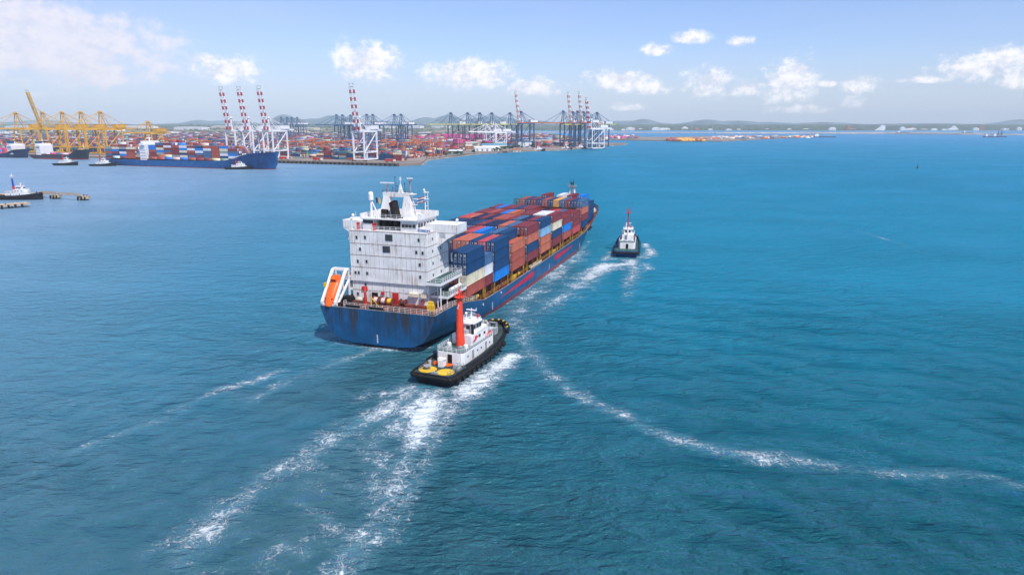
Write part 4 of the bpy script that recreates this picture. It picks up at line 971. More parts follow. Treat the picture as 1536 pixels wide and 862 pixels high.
# ------------------------------------------------------------------ tugs: local x = forward, origin at the stern waterline
def make_tug(name, label, tower, hullc='black', accent='yellow', loc=(0, 0, 0), rz=0, detail=True, tr=1.0):
    t = empty(name, (loc[0], loc[1], .4), rz, label, 'tugboat')
    def pl(w, L=32.5):      # plan outline, half width w
        P = [(0, .86), (.012, .95), (.04, 1), (.2, 1.02), (.5, 1.04), (.68, 1.0), (.80, .9), (.89, .72), (.955, .47), (.99, .2), (1, 0)]
        a = [(x * L, w * y) for x, y in P]; return a + [(x, -y) for x, y in reversed(a[:-1])]
    def lift(x): return 1.75 + 2.1 * max(0, (x - 14) / 18.5) ** 1.6
    rings = []
    for k, (w, z, sx) in enumerate(((3.2, -1.6, .93), (4.0, -.2, .965), (4.45, .9, .985), (4.7, 9, 1.0))):
        rings.append([(.5 * (3 - k) + x * sx, y, lift(x) if z == 9 else (z + (0 if z < 0 else .35 * max(0, (x - 14) / 18)))) for x, y in pl(w)])
    MB().loft(rings, smooth=True, cap=False).build('hull', hull_black if hullc == 'black' else M[hullc], t)
    top = pl(4.5); nt_ = len(top); hf_ = nt_ // 2; MB().add([(x, y, lift(x) + .02) for x, y in top], [(i, nt_ - 1 - i, nt_ - 2 - i, i + 1) for i in range(hf_)]).build('deck', M['deck_dark'] if hullc == 'black' else M['deck_green'], t)
    mb = MB(); o = pl(4.68); n = len(o)           # bulwark forward, low aft, with a rubbing band
    for i in range(n):
        a, b = o[i], o[(i + 1) % n]
        h = .95 if (a[0] + b[0]) / 2 > 5 else .45
        mb.beam((a[0], a[1], lift(a[0]) + h / 2), (b[0], b[1], lift(b[0]) + h / 2), .16, h)
    mb.build('bulwark', hull_black if hullc == 'black' else M[hullc], t)
    mb = MB()
    for i in range(n):
        a, b = o[i], o[(i + 1) % n]; mb.tube((a[0], a[1] * 1.03, lift(a[0]) - .25), (b[0], b[1] * 1.03, lift(b[0]) - .25), .38, .38, 8)
    mb.build('fender_belt', M['rubber'], t)
    for i in range(11 if detail else 6):          # tyres hung along both sides
        for g in (-1, 1):
            x = 2.5 + i * (2.2 if detail else 4); MB().ring((x, g * 5.1, lift(x) - .75), (0, 1, 0), .52, .24, 12, 6).build('tyre_fender', M['rubber'], t)
    if detail:
        for i in range(15):                       # thick bow fender with yellow lashings
            a = -1.25 + 2.5 * i / 14; x = 27.0 + 6.1 * math.cos(a); y = 4.3 * math.sin(a)
            MB().ring((x, y, lift(x) + .35), (math.cos(a), math.sin(a), .1), .42, .3, 10, 6).build('bow_tyre', M['rubber'], t)
            if i % 2: MB().cbox((x * .992, y * .96, lift(x) + .95), (.5, .35, .3)).build('tyre_lashing', M['yellow'], t)
        for y, c in ((2.35, 0), (-1.75, 1)):
            MB().tube((3.0, y, 1.80), (3.0, y, 1.86), 1.85, 1.85, 28).build('deck_disc', M['yellow'], t)
        k_ = MB().tube((3.1, 2.5, 1.86), (3.1, 2.5, 2.5), .55, .5, 12).tube((3.1, 2.5, 2.5), (3.1, 2.5, 2.65), .85, .85, 14).build('capstan', M['steel'], t)
        MB().tube((7.1, -.2, 1.82), (7.1, -.2, 1.87), .9, .9, 20).build('deck_disc', M['orange'], t)
        MB().box(5.2, 6.6, .1, 1.2, 1.8, 3.3).box(5.4, 6.4, -.1, 1.4, 3.3, 3.6).build('towing_bitt', M['white'], t)
        MB().tube((5.9, -3.4, 1.8), (5.9, -3.4, 2.7), .35).tube((5.9, 3.6, 1.8), (5.9, 3.6, 2.7), .35).tube((7.4, -2.2, 1.8), (7.4, -2.2, 2.6), .5, .4, 10).build('bollard', M['grey'], t)
        MB().ring((6.8, 2.6, 1.9), (0, 0, 1), .6, .14, 14, 6).ring((6.8, 2.6, 2.1), (0, 0, 1), .5, .13, 14, 6).build('rope_coil', M['orange'], t)
        for x, y, dx, dy, dz, m_ in ((1.0, -.3, .5, 1.4, .5, 'steel'), (6.0, -2.4, .9, .6, .8, 'grey'), (7.2, 1.9, .5, .8, 1.1, 'yellow'), (4.6, 3.7, 1.2, .5, .6, 'rust'), (5.2, -3.7, 1.4, .5, .5, 'steel'), (9.2, .9, 1.0, 1.3, .9, 'grey'), (10.4, -1.4, 1.2, .9, .7, 'steel'), (14.6, -.2, .9, 1.6, 1.1, 'grey')):
            z0 = 1.82 if x < 8 else (4.33 if x < 13 else 6.9)
            MB().box(x - dx / 2, x + dx / 2, y - dy / 2, y + dy / 2, z0, z0 + dz).tube((x, y, z0 + dz), (x, y, z0 + dz + .25), dx * .3, dx * .2, 8).build('deck_fitting', M[m_], t)
        for k in range(5): MB().ring((26.0 + k * .35, 2.6 - k * .5, 3.4), (0, .2, 1), .45, .1, 12, 5).build('rope_coil', M['cream'], t)
        for y in (-3.3, 3.3): MB().rail([(1.0, y, 1.85), (7.0, y * 1.15, 1.9)], .9, .06, 1.2, 2).build('aft_rail', M['steel'], t)
        for g in (-1, 1): MB().tube((15.0, g * 2.0, 6.9), (14.7, g * 2.0, 9.6), .3, .28, 10).build('exhaust_stack', M['soot'], t)
        MB().tube((27.2, -1.4, 3.9), (27.2, 1.4, 3.9), .8, .8, 12).box(26.4, 28, -2, -1.4, 3, 4.6).box(26.4, 28, 1.4, 2, 3, 4.6).build('towing_winch', M['grey'], t)
        MB().beam((29.6, -.9, 3.3), (29.6, -.9, 5.2), .3).beam((29.6, .9, 3.3), (29.6, .9, 5.2), .3).beam((29.6, -1.1, 5.1), (29.6, 1.1, 5.1), .3).build('tow_staple', M['grey'], t)
    # deckhouse tiers
    h1 = MB(); h1.prism([(8.0, -2.7), (8.6, -3.3), (22.5, -3.3), (25.2, -1.8), (25.2, 1.8), (22.5, 3.3), (8.6, 3.3), (8.0, 2.7)], 1.7, 4.3)
    h1 = h1.build('deckhouse', M['white'], t)
    MB().prism([(8.1, -2.6), (8.7, -3.2), (22.4, -3.2), (25.0, -1.7), (25.0, 1.7), (22.4, 3.2), (8.7, 3.2), (8.1, 2.6)], 4.303, 4.33).build('upper_deck', M['deck_green'], h1)
    MB().box(7.9, 8.02, -.6, .4, 1.9, 3.8).build('door', M['black'], h1)
    for g in (-1, 1):
        MB().box(12, 12.8, g * 3.27 - .06, g * 3.27 + .06, 2, 3.9).box(18.4, 19.2, g * 3.27 - .06, g * 3.27 + .06, 2, 3.9).build('door', M['steel'], h1)
        for x in (10, 14.6, 16.4, 20.6): MB().tube((x, g * 3.24, 3.2), (x, g * 3.34, 3.2), .24, .24, 12).build('porthole', M['black'], h1)
    MB().rail([(12.5, 3.2, 4.33), (8.7, 3.2, 4.33), (8.1, 2.6, 4.33), (8.1, -2.6, 4.33), (8.7, -3.2, 4.33), (22.4, -3.2, 4.33)], 1.05, .07, .95).rail([(12.5, 3.2, 4.33), (22.4, 3.2, 4.33)], 1.05, .07, .95).build('railing', M['white'], h1)
    MB().rail([(8.1, -2.5, 4.9), (8.1, 2.5, 4.9)], .5, .5, 3, 1).build('aft_board', M['white'], h1) if not detail else None
    h2 = MB().prism([(13.6, -2.3), (21.6, -2.5), (23.4, -1.3), (23.4, 1.3), (21.6, 2.5), (13.6, 2.3)], 4.3, 6.9).build('accommodation', M['white'], t)
    for g in (-1, 1):
        for x in (17, 19.4): MB().box(x, x + .8, g * 2.42 - .08, g * 2.42 + .12, 5.5, 6.2).build('window', M['glass'], h2)
        MB().tube((11.6, g * 2.0, 4.33), (11.6, g * 2.0, 5.1), .5, .5, 14).ball((11.6, g * 2.0, 5.1), .5, 12, 6, .6).build('liferaft' if g > 0 else 'ventilator', M['white'], t)
        MB().beam((14, g * 2.7, 5.4), (16, g * 2.7, 6.2), .2).ring((15.6, g * 2.5, 6.0), (0, 1, 0), .35, .1, 12, 5).build('lifebuoy', M['red'], h2)
    if detail: MB().beam((20, -2.9, 4.6), (22.2, -2.9, 5.4), .5, .5).build('red_hose_box', M['red'], h2)
    MB().rail([(16.2, -2.6, 6.9), (21.6, -2.6, 6.9), (23.4, -1.3, 6.9), (23.4, 1.3, 6.9), (21.6, 2.6, 6.9), (16.2, 2.6, 6.9)], 1.0, .07, .9).build('railing', M['white'], h2)
    bot = [(15.4, -1.7), (19.2, -1.9), (20.4, -1.0), (20.4, 1.0), (19.2, 1.9), (15.4, 1.7)]
    h3 = MB().prism(bot, 6.9, 9.3).prism([(x * 1.0 + (x - 18) * .12, y * 1.14) for x, y in bot], 9.3, 9.55).build('wheelhouse', M['white'], t)
    for k in range(2):
        for g in (-1, 1):
            for x in (15.8, 17.1, 18.3): MB().beam((x, g * (1.74 + .07 * (x - 15.4) / 1.3), 8.35), (x + .95, g * (1.78 + .07 * (x - 15.0) / 1.3), 8.35), .1, 1.0).build('window', M['glass'], h3) if k == 0 else None
    for y in (-1.1, .3): MB().box(15.32, 15.42, y, y + .85, 7.9, 8.8).build('window', M['glass'], h3)
    MB().box(20.38, 20.46, -.9, .9, 7.9, 8.9).build('window', M['glass'], h3)
    mst = MB().rail([(15.6, -1.7, 9.55), (19.2, -1.9, 9.55), (20.4, 0, 9.55), (19.2, 1.9, 9.55), (15.6, 1.7, 9.55), (15.6, -1.7, 9.55)], .9, .06, .9)
    mst.tube((18.4, 0, 9.55), (18.4, 0, 12.6), .18, .1, 8).beam((18.4, -.9, 11.4), (18.4, .9, 11.4), .12).box(18.2, 18.6, -1.2, 1.2, 12.0, 12.2).tube((17.4, .8, 9.55), (17.4, .8, 11.3), .12).ball((17.4, .8, 11.4), .35, 8, 5)
    mst.build('light_mast', M['white'], h3)
    MB().tube((19.4, -1.0, 9.55), (19.4, -1.0, 10.2), .2).beam((19.2, -1.0, 10.3), (20.2, -1.0, 10.5), .25).build('water_monitor', M['red'], h3)
    # the tall painted tower behind the wheelhouse: bands of colour from the deck up
    zs = [4.3] + [b for b, _ in tower]
    base = 4.3; total = tower[-1][0]
    tw = empty('funnel_tower', (0, 0, 0)); tw.parent = t
    def rad(z): return tr * .98 - tr * .46 * (z - 4.3) / (total - 4.3)
    for (z1, mn) in tower:
        r0, r1 = rad(base), rad(z1)
        MB().loft([[(12.9 + r0 * 1.15 * math.cos(a), r0 * math.sin(a), base) for a in [j * math.pi / 6 for j in range(12)]],
                   [(12.9 + r1 * 1.15 * math.cos(a), r1 * math.sin(a), z1) for a in [j * math.pi / 6 for j in range(12)]]]).build('tower_band', M[mn], tw)
        base = z1
    top = M[tower[-1][1]]
    pf = MB().tube((12.9, 0, total), (12.9, 0, total + .12), 1.15, 1.15, 12).rail([(12, -.8, total + .1), (13.8, -.8, total + .1), (13.8, .8, total + .1), (12, .8, total + .1), (12, -.8, total + .1)], .8, .07, .9, 2).tube((12.9, 0, total), (12.9, 0, total + 2.4), .22, .1, 8).beam((12.9, -.8, total + 1.4), (12.9, .8, total + 1.4), .14)
    pf.build('tower_platform', top, tw)
    if detail:      # white swoosh emblem near the tower top
        for g, yy in ((1, 0),):
            r = rad(total - 1.7)
            mb = MB(); mb.beam((12.9 - r * 1.22, .12, total - 2.4), (12.9 - r * 1.16, -.22, total - 1.5), .06, .16); mb.beam((12.9 - r * 1.2, -.22, total - 1.5), (12.9 - r * 1.2, -.02, total - 1.4), .06, .1); mb.beam((12.9 - r * 1.22, .12, total - 2.4), (12.9 - r * 1.2, -.18, total - 2.35), .06, .1)
            mb.build('emblem', M['white'], tw)
        for k in range(9): MB().box(12.9 - rad(5 + k) * 1.17 - .1, 12.9 - rad(5 + k) * 1.15 + .1, .25, .5, 5.2 + k, 5.35 + k).build('rung', M['rust'], tw)
    todo = [o for o in t.children if not o.name.startswith('funnel_tower')]
    while todo:
        o = todo.pop(); todo += list(o.children)
        if o.type == 'MESH':
            for v in o.data.vertices:
                if v.co.z > 4.35: v.co.z = 4.35 + (v.co.z - 4.35) * .84
    return t
hull_black = paint('tug hull black', (.014, .016, .022), .5, .2, .6, .25, (.09, .05, .04))
M['hull_navy'] = paint('tug hull navy', (.012, .055, .18), .5, .15, .6)
M['tug_blue'] = paint('tug tower blue', (.03, .06, .35), .5, .1, .6)
tug = make_tug('tugboat', 'black hulled tug with tall vermilion tower beside the big ship stern, yellow discs on deck', [(15.0, 'tower_red')], loc=(-16.3, 128.6, 0), rz=R(90 - 23.5))
tug2 = make_tug('tugboat', 'navy hulled tug with thin dark red mast sailing off the big ship bow', [(10, 'white'), (15.6, 'crane_red')], 'hull_navy', loc=(44.8, 264.5, 0), rz=R(90 - 11.6), detail=False, tr=.42)
tug3 = make_tug('tugboat', 'moored tug with blue and red mast tied behind the concrete jetty at left', [(9.0, 'red'), (14.2, 'tug_blue'), (15.4, 'white')], loc=(*at(-4, 299), 0), rz=R(-1), detail=False, tr=.8)
tug4 = make_tug('tugboat', 'small white tug with leaning red mast passing the yellow crane berth, leftmost of three', [(12.5, 'red')], loc=(*at(82, 248), 0), rz=R(-6), detail=False, tr=.8)
tugs = 'small tugs by the container berths'
tug4['group'] = tugs
k4 = subtree(tug4)
dup(tug4, (*at(136, 249), 0), R(0), 'small tug at the stern of the docked blue container ship', tugs, k4)
dup(tug4, (*at(338, 254.0), 0), R(4), 'small white tug pushing alongside the bow of the docked blue container ship', tugs, k4)
for px, py, rz, lab in ((795, 227, 20, 'grey workboat leftmost off the tree lined shore'), (836, 224.8, 12, 'workboat moored near the small grey jetty, second along the shore'), (858, 223.6, 5, 'workboat in the middle of the moored row below the blue cranes'), (884, 222, 0, 'low workboat at the right end of the moored row')):
    dup(tug4, (*at(px, py), 0), R(rz), lab, 'workboats moored along the shore', k4)

# ------------------------------------------------------------------ other container ships in the port
FLATH = [(x, dz * (.62 if x < -8 else 1), [(w, z * (.62 if x < -8 and z > 0 else 1)) for w, z in pr]) for x, dz, pr in HULL]
def port_ship(name, loc, L, hullm, label, rows_h, house_at, seed, zboost=1.0, beam=1.0, hk=1.0):
    """bow towards local +x; the same hull lines scaled; near (starboard) column as single containers"""
    root = empty(name, loc, QROT, label, 'container ship'); k = L / 198.0
    build_hull(root, hullm, sx=k, sy=beam, sz=zboost, x0=38.7 * k, stations=FLATH)
    hx = house_at * L
    b = MB().box(hx, hx + 11, -13 * beam, 13 * beam, 5.5, 24).box(hx - 1.5, hx + 9, -9, 9, 24, 27).box(hx + 3, hx + 10, -15 * beam, 15 * beam, 22.5, 24.5)
    b.v = [(x, y, z * hk if z > 6 else z) for x, y, z in b.v]; hs = b.build('superstructure', M['white'], root)
    for i in range(4):
        mb = MB()
        for j in range(6): mb.box(hx + .8 + j * 1.7, hx + 1.6 + j * 1.7, -13 * beam - .06, -13 * beam + .05, 9 + i * 3.4, 10 + i * 3.4)
        mb.build('window_row', M['glass'], hs)
    MB().box(hx + 9, hx + 9.1, -8.5, 8.5, 24.9, 26.2).box(hx - 1.56, hx - 1.5, -8, 8, 24.9, 26).build('bridge_window', M['glass'], hs)
    MB().box(hx - 7, hx - 2, -4, 4, 5.5, 25).build('funnel', M['blue_tarp'], root)
    MB().tube((hx + 4, 0, 27 * hk), (hx + 4, 0, 27 * hk + 7), .7, .3, 8).beam((hx + 4, -3, 27 * hk + 4), (hx + 4, 3, 27 * hk + 4), .4).build('mast', M['white'], root)
    MB().tube((L - 9, 0, 8), (L - 9, 0, 22), .6, .3, 8).build('foremast', M['white'], root)
    MB().box(12, L * .76, -12.5 * beam, 12.5 * beam, 5, 5.5 * zboost + 1.6).build('hatch_coaming', M['rust'], root)
    rs = np.random.default_rng(seed); Mx = Matrix.Translation(Vector(loc)) @ Matrix.Rotation(QROT, 4, 'Z')
    return root, Mx, rs
blue2 = hull_paint('second ship hull blue', (.005, .10, .30), zb=.9, grime=.25)
bs_loc = (at(158, 247.6)[0] + QN.x * 14, at(158, 247.6)[1] + QN.y * 14, 0)
root, Mx, rs = port_ship('container_ship', bs_loc, 272, blue2, 'bright blue container ship leaving the quay below the white gantry cranes', None, .235, 5, 1.45, hk=1.15)
BW = ['brick red', 'maroon', 'bright blue', 'white', 'grey', 'dark blue', 'maroon', 'brick red', 'slate blue', 'cream']
inner = {}; cargo_low = []
xs_ = [4 + i * 12.9 for i in range(4)] + [82 + i * 12.9 for i in range(11)]
for bi, x in enumerate(xs_):
    nt = [5, 6, 6, 5, 6, 7, 7, 6, 6, 6, 6, 6, 6, 6, 5, 4][bi]
    zb_ = 9.4
    for k in range(nt):
        if k < nt - 5: cargo_low.append((x, zb_ + k * TH)); continue
        c_ = BW[int(rs.integers(0, 10))]
        lab = f"{c_} container, {'top' if k == nt - 1 else TN[k]} tier on the near side, {BAYN[bi]} stack from the stern of the docked blue ship"
        if len(lab.split()) > 18: lab = lab.replace(' on the near side', '')
        lab = f"{c_} container, {'top' if k == nt - 1 else TN[k]} tier, {BAYN[bi]} stack from the stern of the docked blue ship"
        place_container(c_, x, -13.4 if bi < 15 else -10.9, zb_ + k * TH + (2.2 if bi > 14 else 0), Mx, QROT, lab, 'containers on the near side of the docked blue ship', LC, False)
    inner[bi] = (x, zb_, nt)
# merged boxes with per-face colour: cargo and yard stacks nobody could count
ycol = bpy.data.materials.new('stacked container paint'); ycol.use_nodes = True
_t = NT(ycol.node_tree); _b = ycol.node_tree.nodes['Principled BSDF']
_P = _t.n('ShaderNodeTexCoord').outputs['Object']; _a = _t.n('ShaderNodeAttribute', attribute_name='Col').outputs['Color']
_t.L.new(_t.mix(_t.m('MULTIPLY', _t.ss(_t.noise(_P, .3, 4, .6), .4, .8), .35), _a, (.10, .07, .06)), _b.inputs['Base Color']); _b.inputs['Roughness'].default_value = .6
def box_field(name, arr, cols, label, kind='stuff'):
    """arr: n x 7 (cx, cy, z0, length, width, height, rot); cols n x 3"""
    arr = np.array(arr, float); n = len(arr); c, s_ = np.cos(arr[:, 6]), np.sin(arr[:, 6])
    base = np.array([(-.5, -.5, 0), (.5, -.5, 0), (.5, .5, 0), (-.5, .5, 0), (-.5, -.5, 1), (.5, -.5, 1), (.5, .5, 1), (-.5, .5, 1)])
    v = base[None] * arr[:, None, 3:6]; V = np.empty_like(v)
    V[..., 0] = v[..., 0] * c[:, None] - v[..., 1] * s_[:, None] + arr[:, None, 0]; V[..., 1] = v[..., 0] * s_[:, None] + v[..., 1] * c[:, None] + arr[:, None, 1]; V[..., 2] = v[..., 2] + arr[:, None, 2]
    fc = np.array([(4, 5, 6, 7), (0, 1, 5, 4), (1, 2, 6, 5), (2, 3, 7, 6), (3, 0, 4, 7)]); Fs = (np.arange(n) * 8)[:, None, None] + fc[None]
    me = bpy.data.meshes.new(name); me.vertices.add(n * 8); me.vertices.foreach_set('co', V.reshape(-1).astype(np.float32))
    me.loops.add(n * 20); me.loops.foreach_set('vertex_index', Fs.reshape(-1).astype(np.int32)); me.polygons.add(n * 5)
    me.polygons.foreach_set('loop_start', (np.arange(n * 5) * 4).astype(np.int32)); me.update(calc_edges=True)
    ca = me.attributes.new('Col', 'FLOAT_COLOR', 'POINT'); C4 = np.ones((n, 8, 4), np.float32); C4[..., :3] = np.array(cols)[:, None, :]
    ca.data.foreach_set('color', C4.reshape(-1)); me.materials.append(ycol)
    o = bpy.data.objects.new(name, me); col.objects.link(o); return tag(o, label, kind=kind)
A_, K_ = [], []
def cargo(Mx, x, y, z, L, c_):
    p = Mx @ Vector((x + L / 2, y, z)); A_.append((p.x, p.y, p.z, L - .1, 2.4, 2.78, QROT)); K_.append([v * rs.uniform(.8, 1.15) for v in CC[c_]])
for x, z in cargo_low: cargo(Mx, x, -13.4, z, LC, BW[int(rs.integers(0, 10))])
for bi, (x, zb_, nt) in inner.items():
    for r in range(10):
        for k in range(nt - 2, nt + (1 if rs.random() < .2 and r > 2 else 0)): cargo(Mx, x, -13.4 + (r + 1) * 2.49, zb_ + k * TH, LC, BW[int(rs.integers(0, 10))])
dk_m = hull_paint('third ship hull', (.012, .03, .055), zb=2.2, grime=.2)
r2_, Mx2, rs = port_ship('container_ship', (*at(56, 237.6), 0), 118, dk_m, 'dark hulled feeder ship with white house berthed under the yellow cranes', None, .12, 6, 1.1, beam=.75, hk=.85)
for i in range(5):
    for r in range(5):
        if i < 4: cargo(Mx2, 32 + i * 13, -8 + r * 3.6, 6.6, LC, ['maroon', 'white', 'slate blue', 'magenta'][int(rs.integers(0, 4))])
r3_, Mx3, rs = port_ship('container_ship', (-915, 1158, 0), 168, hull_paint('fourth ship hull', (.015, .05, .12), zb=.5, grime=.2), 'dark blue container ship cut off by the left edge, red and blue boxes aboard', None, .8, 7, 1.0, beam=.8, hk=.8)
for i in range(9):
    for r in range(9):
        for k in range(3): cargo(Mx3, 18 + i * 13, -10 + r * 2.5, 6.6 + k * TH, LC, ['coral red', 'magenta', 'bright blue', 'maroon', 'coral red'][int(rs.integers(0, 5))])
box_field('ship_cargo', A_, K_, 'uncounted mass of containers inboard on the ships in port')

# ------------------------------------------------------------------ ship to shore cranes: local x along the quay, y inland, boom over -y
def make_sts(label, legc, boomc, housec, raised=False, stripes=None, w=17.0, g=30.0, hg=43.0, apex=70.0, blen=58.0, back=22.0, angle=81, legw=1.9, name='gantry_crane'):
    c = empty(name, (0, 0, 0), 0, label, 'gantry crane'); lm_, bm_, hm_ = M[legc], M[boomc], M[housec]
    for x in (-w / 2, w / 2):
        for y, tp in ((0, hg), (g, hg)): MB().beam((x, y, 4.6), (x, y, tp), legw, legw * .8).build('leg', lm_, c)
        MB().beam((x, 0, 5.2), (x, g, 5.2), 1.2, 1.5).build('sill_beam', lm_, c)
        MB().beam((x, 0, 14.5), (x, g, 14.5), 1.1, 1.4).build('portal_beam', lm_, c)
        MB().beam((x, 1, 15), (x, g - 1, hg - 2), .9, .9).build('diagonal_brace', lm_, c)
        MB().beam((x, -1, hg), (x, g + 1, hg), 1.3, 1.8).build('top_beam', lm_, c)
    for y in (0, g):
        MB().beam((-w / 2, y, 5.2), (w / 2, y, 5.2), 1.5, 1.7).build('sill_beam', lm_, c)
        MB().beam((-w / 2, y, hg - .3), (w / 2, y, hg - .3), 1.4, 1.9).build('cross_beam', lm_, c)
        MB().beam((-w / 2, y, 15.5), (w / 2, y, 15.5), 1.0, 1.3).build('portal_beam', lm_, c)
        for x in (-w / 2, w / 2):
            mb = MB()
            for k in range(4): mb.box(x - 3.4 + k * 1.8, x - 2.1 + k * 1.8, y - .5, y + .5, 3.05, 4.2)
            mb.box(x - 3.4, x + 3.3, y - .6, y + .6, 4.0, 4.7); mb.build('bogie', M['rust'] if legc != 'crane_yellow' else M['steel'], c)
    gw = 3.1
    for x in (-gw, gw): MB().beam((x, -2, hg + 1.6), (x, g + back, hg + 1.6), 1.1, 2.2).build('girder', bm_ if boomc != 'stripe' else lm_, c)
    MB().rail([(gw + .9, -2, hg + 2), (gw + .9, g + back, hg + 2)], 1.2, .18, 4, 1).build('walkway_rail', lm_, c)
    for y in (4, 14, 24, g + back - 1): MB().beam((-gw, y, hg + 1.6), (gw, y, hg + 1.6), .8, 1.2).build('girder_tie', lm_, c)
    # apex frame
    ap = []
    for x in (-1, 1):
        MB().beam((x * gw * 1.5, 0, hg), (x * 1.6, 1.5, apex), 1.2, 1.2).build('apex_leg', lm_, c)
        MB().beam((x * gw * 1.2, 15, hg + 2), (x * 1.6, 2.5, apex - .5), .8, .8).build('apex_leg', lm_, c)
        MB().beam((x * 2.6, g + back - 4, hg + 2.6), (x * 1.6, 2.5, apex), .42, .42).build('back_stay', lm_, c)
        MB().beam((x * 2.6, g - 6, hg + 2.6), (x * 1.6, 2.5, apex), .35, .35).build('back_stay', lm_, c)
    MB().box(-2.6, 2.6, .2, 3.6, apex - .8, apex + 1.2).box(-3.4, 3.4, -.4, 4.2, apex - 1.0, apex - .6).build('apex_head', lm_, c)
    MB().beam((-gw * 1.2, .4, (hg + apex) / 2), (gw * 1.2, .4, (hg + apex) / 2), .7).build('apex_tie', lm_, c)
    # boom
    a = R(angle) if raised else R(0)
    def bp(d, up=0): return (d * math.cos(a) + up * math.sin(a), d * math.sin(a) + up * math.cos(a) * 1)
    bm = empty('boom', (0, 0, 0)); bm.parent = c
    n = 12 if stripes else 1
    for x in (-gw, gw):
        for k in range(n):
            d0, d1 = blen * k / n, blen * (k + 1) / n
            m_ = M[stripes[k % 2]] if stripes else bm_
            MB().beam((x, -2 - math.cos(a) * d0, hg + 1.6 + math.sin(a) * d0), (x, -2 - math.cos(a) * d1, hg + 1.6 + math.sin(a) * d1), 1.35 if raised else 1.1, 2.2).build('boom_girder', m_, bm)
    for k in range(1, 8):
        d = blen * k / 7 - (1 if k == 7 else 0); MB().beam((-gw, -2 - math.cos(a) * d, hg + 1.6 + math.sin(a) * d), (gw, -2 - math.cos(a) * d, hg + 1.6 + math.sin(a) * d), .6, .8).build('boom_tie', M['steel'] if stripes else bm_, bm)
    if raised:
        d = blen + 3; MB().beam((-gw, -2 - math.cos(a) * blen, hg + 1.6 + math.sin(a) * blen), (-gw, -2 - math.cos(a) * d, hg + 1.6 + math.sin(a) * d), .35).beam((gw, -2 - math.cos(a) * blen, hg + 1.6 + math.sin(a) * blen), (gw, -2 - math.cos(a) * d, hg + 1.6 + math.sin(a) * d), .35).beam((-gw - 1, -2 - math.cos(a) * d, hg + 1.6 + math.sin(a) * d), (gw + 1, -2 - math.cos(a) * d, hg + 1.6 + math.sin(a) * d), .4).build('boom_tip_frame', M['steel'], bm)
        for x in (-1, 1): MB().beam((x * 1.6, 1.5, apex), (x * gw, -2 - math.cos(a) * blen * .62, hg + 1.6 + math.sin(a) * blen * .62), .3).build('fore_stay', lm_, c)
    else:
        for x in (-1, 1):
            for d in (.48, .93): MB().beam((x * 1.6, 1.5, apex), (x * gw, -2 - blen * d, hg + 2.6), .38).build('fore_stay', lm_, c)
    hs = MB().box(-4.6, 4.6, g - 6, g + 12, hg + 2.7, hg + 8.2).build('machinery_house', hm_, c)
    MB().box(-4.9, 4.9, g - 6.3, g + 12.3, hg + 8.2, hg + 8.6).build('house_roof', M['steel'] if housec != 'crane_yellow' else M['crane_yellow'], hs)
    cy = 8 if raised else -16
    cb = MB().box(-1.3, 1.3, cy, cy + 3.2, hg - 3.4, hg - .9).build('operator_cab', M['white'], c); MB().box(-1.1, 1.1, cy - .05, cy + .02, hg - 3, hg - 1.6).build('cab_window', M['glass'], cb)
    st = MB()
    for k in range(9): z = 6 + k * (hg - 7) / 9; x0, x1 = (-w / 2 + 1.4, -w / 2 + 3.4); st.beam((x0 if k % 2 else x1, g + 1.6, z), (x1 if k % 2 else x0, g + 1.6, z + (hg - 7) / 9), .5, .2)
    st.build('stair_tower', M['steel'], c)
    return c
wg = 'white gantry cranes with raised red banded booms'
wcr = make_sts('white quay crane standing alone on the brown quay, red banded boom raised', 'crane_white', 'crane_white', 'crane_white', True, ('crane_red', 'crane_white'), hg=42, apex=61, blen=57, angle=82)
kW = subtree(wcr); wcr['group'] = wg
def on_quay(px, b, z=LAND_Z - 3.0):
    """the point on the line b metres inland of the quay edge that lies at image column px for the ground"""
    best = None
    for a in np.arange(-1100, 60, 1.0):
        x, y, _ = qp(a, b); d = y * math.cos(PIT) + H * math.sin(PIT); u = 768 + F * x / d
        if best is None or abs(u - px) < best[0]: best = (abs(u - px), a)
    return qp(best[1], b, z)
wcr.location = on_quay(540, 34); wcr.rotation_euler = (0, 0, QROT)
for px, lab in ((405, 'right one of three white cranes above the docked blue ship bow, red banded boom up'), (375, 'middle one of three white cranes above the docked blue ship, red banded boom up'), (349, 'left one of three white cranes above the docked blue ship, red banded boom up')):
    dup(wcr, on_quay(px, 34), QROT, lab, wg, kW)
yg = 'yellow gantry cranes at the left berth'
yc = make_sts('yellow quay crane with lowered boom, rightmost of the row', 'crane_yellow', 'crane_yellow', 'crane_yellow', False, None, hg=43, apex=71, blen=62, back=26, angle=0)
kY = subtree(yc); yc['group'] = yg; yc.location = on_quay(157, 34); yc.rotation_euler = (0, 0, QROT)
for px, lab in ((128, 'yellow quay crane with lowered boom, second from the right of the row'), (100, 'yellow quay crane with lowered boom, third from the right, beside the raised boom'), (31, 'yellow quay crane with lowered boom, far left of the row')):
    dup(yc, on_quay(px, 34), QROT, lab, yg, kY)
yr = make_sts('yellow quay crane with its massive boom raised high above the others', 'crane_yellow', 'crane_yellow', 'crane_yellow', True, None, hg=43, apex=71, blen=60, back=26, angle=76, legw=2.4)
yr['group'] = yg; yr.location = on_quay(71, 34); yr.rotation_euler = (0, 0, QROT)
yb = make_sts('small ochre crane behind the white house of the docked blue ship', 'crane_yellow', 'crane_yellow', 'crane_yellow', False, None, hg=36, apex=56, blen=40, back=22, w=15, g=22)
yb.location = on_quay(226, 110); yb.rotation_euler = (0, 0, QROT)
bg = 'blue gantry cranes at the far berths'
bc = make_sts('blue quay crane with lowered boom, leftmost of the far middle row', 'crane_blue', 'crane_blue', 'crane_white', False, None, hg=49, apex=76, blen=60, legw=2.2)
kB = subtree(bc); bc['group'] = bg
